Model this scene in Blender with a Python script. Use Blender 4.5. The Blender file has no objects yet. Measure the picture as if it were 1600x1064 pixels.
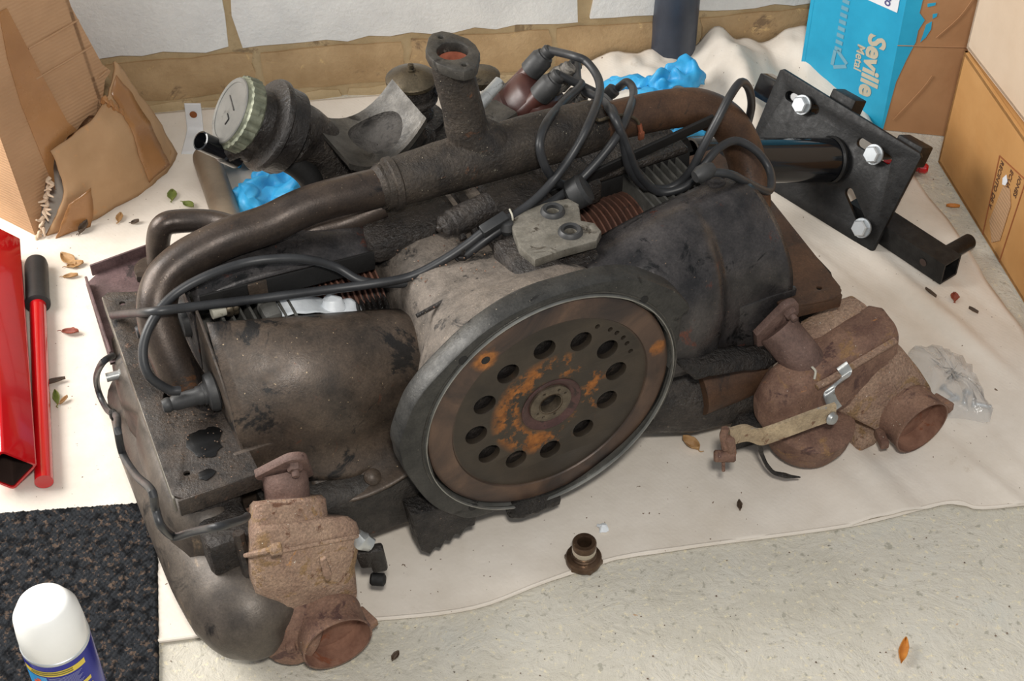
import bpy, bmesh, math, random
import numpy as np
from mathutils import Vector, Matrix, noise
random.seed(7)
D = bpy.data
SC = bpy.context.scene
COL = SC.collection
PI = math.pi

# ------------------------------------------------------------------ camera, sky, light, exposure
cam_data = D.cameras.new('camera'); cam_data.sensor_width = 23.7
cam_data.lens = 2363 / 1600 * 23.7
cam = D.objects.new('camera', cam_data); COL.objects.link(cam)
cam.location = (0, 0, 1.311); cam.rotation_euler = (math.radians(90 - 43.36), 0, 0)
cam_data.clip_start = .02
SC.camera = cam
world = D.worlds.new('daylight'); SC.world = world; world.use_nodes = True
wb = world.node_tree.nodes['Background']; wb.inputs[0].default_value = (.93, .96, 1, 1); wb.inputs[1].default_value = .38
def area_light(name, loc, target, sx, sy, energy, color):
    l = D.lights.new(name, 'AREA'); l.shape = 'RECTANGLE'; l.size = sx; l.size_y = sy; l.energy = energy; l.color = color
    o = D.objects.new(name, l); COL.objects.link(o); o.location = loc
    o.rotation_euler = (Vector(target) - Vector(loc)).to_track_quat('-Z', 'Y').to_euler()
    return o
area_light('doorway_daylight', (-1.5, 1.35, 1.15), (-.1, 1.25, .1), .8, 1.0, 43, (1, .97, .93))
area_light('camera_flash', (.05, -.05, 1.62), (0, 1.4, .1), .14, .10, 20, (1, .96, .9))
SC.view_settings.view_transform = 'Standard'; SC.view_settings.look = 'None'
SC.view_settings.gamma = 1; SC.view_settings.use_curve_mapping = False
SC.view_settings.exposure = 0.0

# ------------------------------------------------------------------ materials
def lin(c):
    return tuple(((x / 255) / 12.92 if x / 255 <= .04045 else ((x / 255 + .055) / 1.055) ** 2.4) for x in c) + (1,)
class NT:
    def __init__(s, name):
        s.m = D.materials.new(name); s.m.use_nodes = True
        s.t = s.m.node_tree; s.b = s.t.nodes['Principled BSDF']
        s.tc = s.t.nodes.new('ShaderNodeTexCoord')
    def n(s, typ, **k):
        o = s.t.nodes.new('ShaderNode' + typ)
        for a, v in k.items(): setattr(o, a, v)
        return o
    def l(s, a, b): s.t.links.new(a, b)
    def noise(s, scale, detail=6, rough=.6, vec=None, dist=0):
        o = s.n('TexNoise'); o.inputs['Scale'].default_value = scale; o.inputs['Detail'].default_value = detail
        o.inputs['Roughness'].default_value = rough; o.inputs['Distortion'].default_value = dist
        s.l(vec or s.tc.outputs['Object'], o.inputs['Vector']); return o.outputs['Fac']
    def ramp(s, fac, stops):
        o = s.n('ValToRGB'); e = o.color_ramp.elements
        while len(e) < len(stops): e.new(.5)
        for i, (p, c) in enumerate(stops):
            e[i].position = p; e[i].color = c if len(c) == 4 else lin(c)
        s.l(fac, o.inputs['Fac']); return o.outputs['Color']
    def mix(s, fac, a, b):
        o = s.n('MixRGB')
        for i, v in ((0, fac), (1, a), (2, b)):
            if hasattr(v, 'links'): s.l(v, o.inputs[i])
            else: o.inputs[i].default_value = v if i == 0 else lin(v)
        return o.outputs[0]
    def mask(s, fac, lo, hi):
        return s.ramp(fac, [(lo, (0, 0, 0, 1)), (hi, (1, 1, 1, 1))])
    def math(s, op, a, b=None):
        o = s.n('Math', operation=op)
        for i, v in ((0, a), (1, b)):
            if v is None: continue
            if hasattr(v, 'links'): s.l(v, o.inputs[i])
            else: o.inputs[i].default_value = v
        return o.outputs[0]
    def bump(s, fac, strength, dist=.002, prev=None):
        o = s.n('Bump'); o.inputs['Strength'].default_value = strength; o.inputs['Distance'].default_value = dist
        s.l(fac, o.inputs['Height'])
        if prev: s.l(prev, o.inputs['Normal'])
        s.l(o.outputs[0], s.b.inputs['Normal']); return o.outputs[0]
def M(name, c1, c2=None, spots=(), sc=18, rough=(.5, .5), met=0, bump=.25, bsc=160, bd=.002, spec=.5, coat=0, grain=0, ga=.35, flecks=None):
    """noise between two colours, plus patches (colour, scale, threshold)"""
    t = NT(name)
    c = None
    if c2:
        c = t.ramp(t.noise(sc, 8, .65), [(.34, c1), (.66, c2)])
    for k, (sc_col, s_scale, th) in enumerate(spots):
        f = t.mask(t.noise(s_scale, 7, .7, dist=.6 + .3 * k), th, th + .06)
        c = t.mix(f, c if c else c1, sc_col)
    if grain and c:
        g = t.ramp(t.noise(grain, 5, .75), [(.30, (1 - ga, 1 - ga, 1 - ga, 1)), (.5, (1, 1, 1, 1)), (.72, (1 + ga * 1.3, 1 + ga * 1.25, 1 + ga * 1.2, 1))])
        o = t.n('MixRGB', blend_type='MULTIPLY'); o.inputs[0].default_value = 1; t.l(c, o.inputs[1]); t.l(g, o.inputs[2]); c = o.outputs[0]
        if flecks: c = t.mix(t.mask(t.noise(grain * .8, 2, .5), .735, .76), c, flecks)
    if c: t.l(c, t.b.inputs['Base Color'])
    else: t.b.inputs['Base Color'].default_value = lin(c1)
    if rough[0] != rough[1]:
        r = t.n('MapRange'); r.inputs[1].default_value = .3; r.inputs[2].default_value = .7
        r.inputs[3].default_value = rough[0]; r.inputs[4].default_value = rough[1]
        t.l(t.noise(sc * 1.7, 5), r.inputs[0]); t.l(r.outputs[0], t.b.inputs['Roughness'])
    else: t.b.inputs['Roughness'].default_value = rough[0]
    t.b.inputs['Metallic'].default_value = met
    t.b.inputs['Specular IOR Level'].default_value = spec
    if coat: t.b.inputs['Coat Weight'].default_value = coat
    if bump: t.bump(t.noise(bsc, 6, .6), bump, bd)
    return t.m
MT = {}
MT['grease'] = M('greasy_black_metal', (22, 20, 20), (46, 41, 37), [((64, 54, 47), 22, .62)], rough=(.2, .6), bump=.6, bsc=240, bd=.003, grain=420, ga=.4, flecks=(120, 112, 100))
MT['tin'] = M('oily_cover_tin', (54, 47, 41), (90, 77, 66), [((30, 28, 27), 17, .555), ((98, 60, 46), 44, .645), ((112, 96, 76), 60, .67)], sc=24, rough=(.34, .62), met=.2, bump=.3, bsc=420, bd=.001, grain=380, ga=.32, flecks=(160, 140, 112))
MT['tin_dark'] = M('blackened_cover_tin', (42, 41, 42), (78, 74, 73), [((96, 56, 45), 26, .61), ((20, 20, 21), 18, .58), ((98, 88, 78), 40, .68)], sc=24, rough=(.16, .46), met=.35, bump=.22, bsc=320, bd=.001, grain=380, ga=.32, flecks=(120, 100, 84))
MT['plate'] = M('sooty_tin_plate', (40, 36, 33), (72, 62, 54), [((96, 74, 60), 70, .62), ((22, 20, 20), 18, .60)], sc=34, rough=(.36, .8), bump=.6, bsc=320, bd=.002, grain=420, ga=.42, flecks=(150, 120, 96))
MT['rust_plate'] = M('rusted_dark_plate', (62, 45, 44), (104, 82, 82), [((50, 40, 39), 20, .58)], sc=24, rough=(.5, .7), bump=.3, grain=420, ga=.3)
MT['case'] = M('dirty_case_alloy', (84, 77, 70), (124, 114, 104), [((46, 42, 39), 22, .57), ((138, 72, 48), 90, .71)], sc=34, rough=(.5, .8), bump=.6, bsc=300, bd=.002, grain=380, ga=.28, flecks=(176, 160, 140))
MT['case_dark'] = M('black_greasy_case', (30, 27, 26), (62, 56, 51), [((128, 64, 42), 60, .70), ((88, 80, 71), 40, .63)], sc=36, rough=(.16, .75), bump=.9, bsc=200, bd=.004, grain=360, ga=.45, flecks=(150, 130, 110))
MT['alloy'] = M('grey_alloy', (100, 96, 87), (136, 131, 121), [((72, 65, 56), 36, .58), ((160, 160, 158), 26, .66)], sc=36, rough=(.32, .6), met=.3, bump=.25, bsc=360, bd=.001, grain=420, ga=.22, flecks=(60, 54, 46))
MT['alloy_dark'] = M('stained_alloy', (50, 48, 45), (84, 81, 76), [((38, 36, 33), 26, .58), ((124, 120, 112), 34, .66)], sc=30, rough=(.3, .62), met=.3, bump=.35, bsc=300, bd=.001, grain=420, ga=.28, flecks=(30, 28, 26))
MT['flange'] = M('machined_flange_alloy', (42, 42, 41), (68, 67, 64), [((30, 29, 28), 20, .57), ((120, 117, 106), 36, .68)], sc=28, rough=(.34, .6), met=.35, bump=.3, bsc=320, bd=.001, grain=420, ga=.28, flecks=(140, 134, 120))
MT['bright_edge'] = M('rubbed_bright_alloy', (120, 120, 116), (165, 165, 160), rough=(.25, .4), met=.7, bump=.15, bsc=300, bd=.0006)
MT['manifold'] = M('brown_stained_steel', (50, 43, 39), (76, 65, 57), [((106, 70, 42), 14, .60), ((36, 33, 32), 18, .6)], sc=20, rough=(.3, .5), met=.45, bump=.22, bsc=420, bd=.001, grain=460, ga=.25, flecks=(140, 122, 104))
MT['manifold_r'] = M('rust_brown_steel', (66, 48, 37), (94, 68, 50), [((50, 42, 37), 16, .58)], sc=24, rough=(.4, .6), met=.3, bump=.22, bsc=420, bd=.001, grain=460, ga=.28, flecks=(130, 100, 76))
MT['jacket'] = M('crusty_cast_jacket', (38, 34, 31), (70, 62, 54), [((150, 144, 128), 60, .66), ((100, 66, 44), 26, .62), ((92, 86, 76), 90, .62)], sc=30, rough=(.4, .75), met=.2, bump=.8, bsc=260, bd=.002, grain=380, ga=.4, flecks=(190, 180, 158))
MT['rust'] = M('flaky_rust', (132, 105, 89), (166, 140, 119), [((140, 112, 80), 30, .54), ((108, 76, 58), 36, .59), ((182, 128, 68), 70, .64), ((84, 62, 50), 44, .66), ((198, 188, 172), 150, .67)], sc=18, rough=(.75, .92), bump=.9, bsc=280, bd=.0032, grain=360, ga=.42, flecks=(222, 216, 204))
MT['rust_red'] = M('dark_red_rust', (98, 71, 60), (136, 106, 88), [((136, 104, 72), 22, .58), ((82, 58, 52), 26, .57), ((180, 122, 72), 50, .65), ((156, 136, 116), 60, .68)], sc=28, rough=(.7, .9), bump=.6, bsc=300, bd=.002, grain=420, ga=.3, flecks=(196, 184, 168))
MT['rust_in'] = M('rusty_pipe_inside', (96, 62, 48), (150, 112, 92), [((120, 70, 46), 30, .6)], sc=24, rough=(.85, .95), bump=.4)
MT['stub'] = M('purple_brown_steel', (84, 64, 57), (116, 92, 83), [((72, 54, 50), 40, .6)], sc=44, rough=(.6, .8), bump=.6, bsc=340, bd=.0015, grain=460, ga=.25, flecks=(168, 150, 140))
MT['scale'] = M('scaly_pale_iron', (146, 128, 104), (186, 166, 136), [((116, 84, 62), 44, .59), ((132, 136, 140), 30, .6)], sc=40, rough=(.55, .85), bump=.7, bsc=260, bd=.002, grain=420, ga=.25)
MT['lead'] = M('dull_silver_steel', (150, 152, 152), (190, 192, 190), [((110, 104, 96), 40, .62)], rough=(.3, .5), met=.6, bump=.4, bsc=200, bd=.001)
MT['zinc'] = M('zinc_plated_steel', (186, 192, 196), (206, 212, 216), rough=(.34, .42), met=.6, bump=0)
MT['rubber'] = M('dusty_black_rubber', (38, 39, 40), (60, 60, 60), sc=40, rough=(.45, .6), bump=.12, bsc=300, bd=.0006)
MT['rubber_grey'] = M('greasy_grey_rubber', (84, 80, 76), (150, 144, 134), [((52, 50, 48), 60, .52)], sc=90, rough=(.5, .7), bump=.8, bsc=300, bd=.002)
MT['wire'] = M('black_lead_sheath', (36, 37, 39), (52, 53, 55), sc=30, rough=(.38, .5), bump=.08, bsc=200, bd=.0005)
MT['bakelite'] = M('brown_bakelite', (54, 30, 27), (76, 44, 38), [((50, 39, 36), 22, .62)], sc=22, rough=(.3, .5), bump=.15, bsc=200, bd=.0008)
MT['barrel'] = M('rust_brown_barrel', (82, 56, 46), (116, 78, 62), [((66, 50, 43), 24, .6)], sc=34, rough=(.7, .9), bump=.4, grain=460, ga=.25)
MT['fin'] = M('grey_head_alloy', (70, 69, 66), (104, 103, 98), [((50, 48, 45), 26, .6)], sc=30, rough=(.5, .7), met=.2, bump=.4)
MT['black'] = M('matt_black', (16, 15, 15), (24, 23, 22), sc=30, rough=(.6, .8), bump=.3)
MT['tar'] = M('black_tar_crust', (20, 18, 17), (46, 41, 37), [((80, 62, 52), 90, .68)], sc=60, rough=(.2, .75), bump=1, bsc=190, bd=.006, grain=360, ga=.4, flecks=(120, 104, 90))
MT['elbow'] = M('grey_brown_sheet_steel', (62, 56, 51), (96, 87, 78), [((40, 37, 35), 12, .57), ((130, 112, 92), 18, .63)], sc=18, rough=(.35, .6), met=.25, bump=.25, bsc=360, bd=.001, grain=420, ga=.25)
MT['hub'] = M('dark_purple_steel', (62, 42, 41), (86, 60, 57), [((52, 40, 38), 60, .58)], sc=40, rough=(.34, .5), met=.3, bump=.2, grain=420, ga=.2)
MT['hub_face'] = M('grey_brown_hub_face', (74, 66, 56), (108, 97, 82), sc=60, rough=(.3, .45), met=.5, bump=.15, grain=420, ga=.25)
MT['channel'] = M('greasy_channel_with_rust', (30, 28, 26), (60, 55, 50), [((150, 88, 44), 14, .60), ((104, 64, 40), 40, .66)], sc=30, rough=(.4, .8), bump=.7, bsc=200, bd=.003, grain=380, ga=.4)
MT['oil'] = M('wet_black_oil', (9, 9, 9), (16, 15, 15), rough=(.25, .4), bump=.1)
MT['brass'] = M('old_brass', (74, 66, 54), (106, 95, 76), [((48, 44, 38), 50, .58)], rough=(.35, .5), met=.6, bump=.2, grain=400, ga=.25)
MT['copper'] = M('copper_terminal', (150, 86, 62), (186, 120, 92), rough=(.35, .5), met=.7, bump=.1)
MT['gasket'] = M('red_gasket', (138, 78, 58), (176, 104, 80), sc=60, rough=(.8, .9), bump=.4)
MT['cap'] = M('grey_pressed_cap', (84, 84, 81), (106, 105, 101), [((74, 72, 68), 16, .60)], sc=20, rough=(.4, .55), met=.2, bump=.08, bsc=300, bd=.0005)
MT['cap_edge'] = M('pale_worn_edge', (100, 104, 88), (138, 140, 120), [((92, 94, 80), 70, .55)], sc=60, rough=(.5, .6), met=.3, bump=.2)
MT['recess'] = M('grey_sooted_recess', (58, 55, 52), (84, 80, 76), [((150, 148, 144), 170, .70), ((40, 38, 36), 26, .56)], sc=50, rough=(.6, .85), bump=.9, bsc=240, bd=.003)
MT['plug'] = M('plug_ceramic', (170, 166, 150), (196, 192, 178), [((110, 104, 84), 60, .6)], rough=(.3, .4), bump=.05)
MT['glove'] = M('blue_nitrile', (34, 152, 214), (70, 180, 232), sc=30, rough=(.4, .5), bump=.25, bsc=120, bd=.002)
MT['plastic'] = M('white_plastic_film', (214, 220, 224), (236, 240, 244), [((150, 160, 190), 50, .70)], rough=(.3, .4), bump=.3, bsc=120)
MT['red'] = M('glossy_red_paint', (182, 12, 20), (196, 20, 26), sc=4, rough=(.12, .18), bump=.02, bsc=20, coat=.5)
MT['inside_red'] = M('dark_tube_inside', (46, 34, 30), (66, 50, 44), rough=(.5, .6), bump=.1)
MT['grip'] = M('ribless_black_grip', (34, 35, 36), (46, 47, 48), rough=(.45, .55), bump=.1)
MT['stand'] = M('satin_black_paint', (13, 13, 14), (32, 32, 32), [((72, 70, 67), 140, .70)], sc=70, rough=(.4, .6), spec=.35, bump=.35, bsc=260, bd=.001)
MT['stand_gloss'] = M('gloss_black_paint', (14, 15, 18), (22, 23, 26), sc=10, rough=(.08, .16), bump=.04, bsc=60)
MT['pipe'] = M('tan_grey_steel_tube', (112, 100, 86), (140, 126, 108), [((96, 80, 66), 10, .6)], sc=14, rough=(.35, .5), met=.4, bump=.1)
MT['drain'] = M('blue_grey_drainpipe', (50, 56, 68), (66, 73, 86), sc=12, rough=(.35, .45), bump=.05)
MT['white_tab'] = M('white_strip', (206, 206, 206), (224, 224, 224), rough=(.4, .5), bump=.05)
MT['brown_hole'] = M('rust_stain', (110, 58, 24), (140, 80, 36), rough=(.7, .8), bump=0)
MT['can_cap'] = M('white_cap_plastic', (238, 238, 234), (244, 244, 240), rough=(.28, .32), bump=0)
MT['can_blue'] = M('blue_printed_tin', (40, 44, 130), (50, 56, 150), sc=6, rough=(.2, .25), met=.35, bump=0)
MT['can_yellow'] = M('yellow_print', (214, 190, 60), (224, 200, 74), rough=(.35, .4), bump=0)
MT['can_sky'] = M('sky_blue_print', (40, 140, 206), (60, 160, 220), rough=(.3, .35), bump=0)
MT['can_red'] = M('red_print', (216, 70, 46), (232, 110, 70), sc=60, rough=(.35, .4), bump=0)
MT['can_grey'] = M('grey_print', (120, 124, 176), (140, 144, 190), rough=(.35, .4), bump=0)
MT['can_ink'] = M('dark_print', (90, 82, 30), (100, 90, 34), rough=(.4, .5), bump=0)
MT['nut'] = M('brown_hardened_steel', (82, 64, 50), (112, 90, 72), [((150, 128, 100), 90, .62)], sc=60, rough=(.28, .42), met=.7, bump=.1)
MT['nut_bright'] = M('polished_steel', (200, 190, 176), (222, 214, 200), rough=(.15, .22), met=.95, bump=.03)
MT['label_white'] = M('white_label', (232, 234, 240), (240, 242, 246), rough=(.4, .5), bump=0)
MT['box_blue'] = M('cyan_printed_card', (30, 150, 192), (44, 172, 212), [((70, 120, 150), 26, .70)], sc=10, rough=(.4, .5), bump=.08, bsc=40)
MT['box_text'] = M('buff_print', (186, 180, 160), (200, 190, 168), rough=(.5, .6), bump=0)
MT['box_text_dim'] = M('faded_print', (108, 164, 186), (120, 172, 190), rough=(.5, .6), bump=0)
MT['ink'] = M('brown_black_stamp_ink', (84, 56, 40), (104, 70, 50), rough=(.6, .7), bump=0)
MT['ink_red'] = M('red_brown_stamp_ink', (150, 88, 50), (164, 98, 56), rough=(.6, .7), bump=0)
MT['blue_ink'] = M('blue_pen_ink', (90, 90, 140), rough=(.5, .5), bump=0)
def cardboard(name, a, b, flute_axis, scale, stren=.25, spots=()):
    t = NT(name)
    c = t.ramp(t.noise(7, 5), [(.35, a), (.65, b)])
    for col, s_, th in spots: c = t.mix(t.mask(t.noise(s_, 6), th, th + .05), c, col)
    t.l(c, t.b.inputs['Base Color']); t.b.inputs['Roughness'].default_value = .72
    w = t.n('TexWave', wave_type='BANDS', bands_direction=flute_axis); w.inputs['Scale'].default_value = scale; w.inputs['Distortion'].default_value = 1.2
    t.l(t.tc.outputs['Object'], w.inputs['Vector'])
    p = t.bump(w.outputs['Fac'], stren, .0012); t.bump(t.noise(16, 4), .4, .004, p)
    return t.m
MT['card'] = cardboard('tan_cardboard', (168, 132, 98), (188, 150, 114), 'Z', 60, .3)
MT['card_liner'] = cardboard('torn_cardboard_liner', (170, 134, 96), (188, 152, 114), 'Z', 8, .1, [((194, 144, 96), 20, .62)])
MT['card_orange'] = cardboard('orange_brown_cardboard', (186, 134, 76), (200, 150, 92), 'Z', 20, .06)
MT['card_pale'] = cardboard('pale_pinkish_cardboard', (204, 180, 154), (214, 192, 168), 'X', 26, .06)
MT['card_brown'] = cardboard('brown_crumpled_cardboard', (162, 118, 80), (178, 134, 94), 'Z', 10, .1, [((140, 120, 110), 16, .70)])
MT['tape'] = M('shiny_brown_packing_tape', (150, 106, 66), (168, 122, 78), sc=10, rough=(.2, .34), bump=.3, bsc=40, bd=.002)

def floor_mat():
    t = NT('speckled_concrete')
    c = t.ramp(t.noise(5, 8, .7), [(.3, (186, 180, 164)), (.55, (204, 199, 186)), (.75, (196, 196, 188))])
    c = t.mix(t.mask(t.noise(130, 5, .7), .56, .66), c, (222, 212, 184))
    c = t.mix(t.mask(t.noise(95, 4, .6), .60, .68), c, (168, 164, 150))
    c = t.mix(t.mask(t.noise(210, 3, .6), .68, .72), c, (104, 96, 84))
    c = t.mix(t.mask(t.noise(60, 3, .6, dist=1), .73, .77), c, (186, 150, 112))
    t.l(c, t.b.inputs['Base Color']); t.b.inputs['Roughness'].default_value = .8
    p = t.bump(t.noise(110, 6, .7), .55, .003); t.bump(t.noise(22, 4, dist=2.5), .5, .006, p)
    return t.m
def cloth_mat():
    t = NT('cream_twill_cotton')
    c = t.ramp(t.noise(6, 8, .7), [(.3, (212, 202, 188)), (.7, (232, 224, 213))])
    c = t.mix(t.mask(t.noise(14, 6, .75), .64, .8), c, (188, 172, 152))
    c = t.mix(t.mask(t.noise(160, 2, .5), .74, .76), c, (120, 100, 84))
    t.l(c, t.b.inputs['Base Color']); t.b.inputs['Roughness'].default_value = .9
    t.b.inputs['Specular IOR Level'].default_value = .2
    w = t.n('TexWave', wave_type='BANDS', bands_direction='DIAGONAL'); w.inputs['Scale'].default_value = 92; w.inputs['Distortion'].default_value = 1.2
    t.l(t.tc.outputs['Object'], w.inputs['Vector'])
    p = t.bump(w.outputs['Fac'], .08, .0005); t.bump(t.noise(26, 5), .35, .004, p)
    return t.m
def mat_mat():
    t = NT('charcoal_brown_loop_carpet')
    v = t.n('TexVoronoi'); v.inputs['Scale'].default_value = 125; t.l(t.tc.outputs['Object'], v.inputs['Vector'])
    c = t.mix(t.mask(t.noise(190, 2, .5), .56, .64), (46, 48, 51), (92, 78, 68))
    c = t.mix(t.mask(v.outputs['Distance'], .45, .8), c, (24, 25, 27))
    t.l(c, t.b.inputs['Base Color']); t.b.inputs['Roughness'].default_value = .95; t.b.inputs['Specular IOR Level'].default_value = .1
    t.bump(t.noise(500, 3), .6, .002)
    return t.m
def brick_mat(name, a, b, spots):
    return M(name, a, b, spots, sc=16, rough=(.8, .92), bump=.5, bsc=150, bd=.003, spec=.2)
MT['floor'] = floor_mat(); MT['cloth'] = cloth_mat(); MT['mat'] = mat_mat()
MT['brick'] = brick_mat('tan_stock_brick', (166, 138, 102), (190, 162, 124), [((134, 112, 88), 14, .60), ((84, 70, 60), 60, .73), ((208, 178, 130), 20, .62)])
MT['block'] = brick_mat('white_painted_block', (224, 224, 222), (238, 238, 235), [((190, 184, 170), 26, .68), ((140, 124, 100), 60, .76)])
MT['mortar'] = brick_mat('sandy_mortar', (178, 156, 120), (196, 174, 138), [((150, 130, 102), 16, .6)])

def flywheel_mat():
    t = NT('heat_stained_flywheel')
    sep = t.n('SeparateXYZ'); t.l(t.tc.outputs['Object'], sep.inputs[0])
    x, z = sep.outputs['X'], sep.outputs['Z']
    r = t.math('SQRT', t.math('ADD', t.math('MULTIPLY', x, x), t.math('MULTIPLY', z, z)))
    c = t.ramp(t.noise(14, 7), [(.35, (48, 43, 37)), (.65, (70, 61, 51))])
    rim = t.ramp(t.noise(10, 7, dist=1), [(.36, (54, 47, 45)), (.5, (82, 66, 57)), (.68, (114, 90, 74))])
    c = t.mix(t.mask(r, .1105, .1125), c, rim)
    n = t.noise(34, 8, .7)
    ring = t.math('MULTIPLY', t.mask(r, .034, .040), t.math('SUBTRACT', 1, t.mask(r, .058, .070)))
    rustm = t.math('MULTIPLY', t.mask(t.math('ADD', n, t.math('MULTIPLY', x, -.9)), .50, .56), ring)
    rustc = t.ramp(t.noise(90, 6, .7), [(.3, (104, 66, 38)), (.7, (180, 116, 58))])
    c = t.mix(rustm, c, rustc)
    for (px, pz, rad) in ((-.074, .096, .0135), (.124, .030, .012)):
        dx = t.math('SUBTRACT', x, px); dz = t.math('SUBTRACT', z, pz)
        dd = t.math('SQRT', t.math('ADD', t.math('MULTIPLY', dx, dx), t.math('MULTIPLY', dz, dz)))
        dd = t.math('ADD', dd, t.math('MULTIPLY', t.math('SUBTRACT', n, .5), .03))
        c = t.mix(t.math('SUBTRACT', 1, t.mask(dd, rad * .6, rad)), c, rustc)
    t.l(c, t.b.inputs['Base Color']); t.b.inputs['Metallic'].default_value = .35
    rr = t.n('MapRange'); rr.inputs[3].default_value = .36; rr.inputs[4].default_value = .52
    t.l(t.noise(20), rr.inputs[0]); t.l(t.math('ADD', rr.outputs[0], t.math('MULTIPLY', rustm, .4)), t.b.inputs['Roughness'])
    t.bump(t.math('ADD', t.noise(260, 4), rustm), .2, .0012)
    return t.m
MT['flywheel'] = flywheel_mat()
def film_mat():
    t = NT('clear_plastic_film')
    t.b.inputs['Base Color'].default_value = (.70, .69, .67, 1); t.b.inputs['Roughness'].default_value = .12
    t.b.inputs['Alpha'].default_value = .36
    t.bump(t.noise(60, 4), .6, .004)
    return t.m
MT['film'] = film_mat()
def leafm(name, a, b): return M(name, a, b, sc=60, rough=(.55, .7), bump=.4, bsc=200)
MT['leaf_tan'] = leafm('dry_tan_leaf', (150, 112, 70), (184, 146, 98))
MT['leaf_red'] = leafm('dry_red_leaf', (122, 56, 40), (150, 78, 56))
MT['leaf_green'] = leafm('green_leaf', (92, 104, 40), (124, 132, 66))
MT['leaf_brown'] = leafm('dark_brown_leaf', (66, 52, 40), (92, 74, 58))
MT['leaf_orange'] = leafm('orange_leaf', (176, 104, 36), (206, 140, 60))
MT['grit'] = leafm('dark_grit', (80, 66, 54), (120, 96, 78))

# ------------------------------------------------------------------ mesh helpers
def tag(o, label=None, cat=None, group=None, kind=None):
    for k, v in (('label', label), ('category', cat), ('group', group), ('kind', kind)):
        if v: o[k] = v
    return o
def empty(name, loc=(0, 0, 0), rz=0):
    o = D.objects.new(name, None); COL.objects.link(o); o.location = loc; o.rotation_euler = (0, 0, rz); o.empty_display_size = .05
    return o
def frame(axis, hint=(0, 0, 1)):
    z = Vector(axis).normalized(); h = Vector(hint)
    if abs(z.dot(h)) > .95: h = Vector((1, 0, 0))
    x = h.cross(z).normalized(); y = z.cross(x)
    return x, y, z
def crom(P, n):
    P = [Vector(p) for p in P]; P = [2 * P[0] - P[1]] + P + [2 * P[-1] - P[-2]]
    out = []; m = len(P) - 3
    for i in range(m):
        a, b, c, d = P[i:i + 4]
        for j in range(n):
            t = j / n
            out.append(.5 * ((2 * b) + (c - a) * t + (2 * a - 5 * b + 4 * c - d) * t * t + (3 * b - a - 3 * c + d) * t ** 3))
    out.append(P[-2].copy())
    return out
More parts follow.
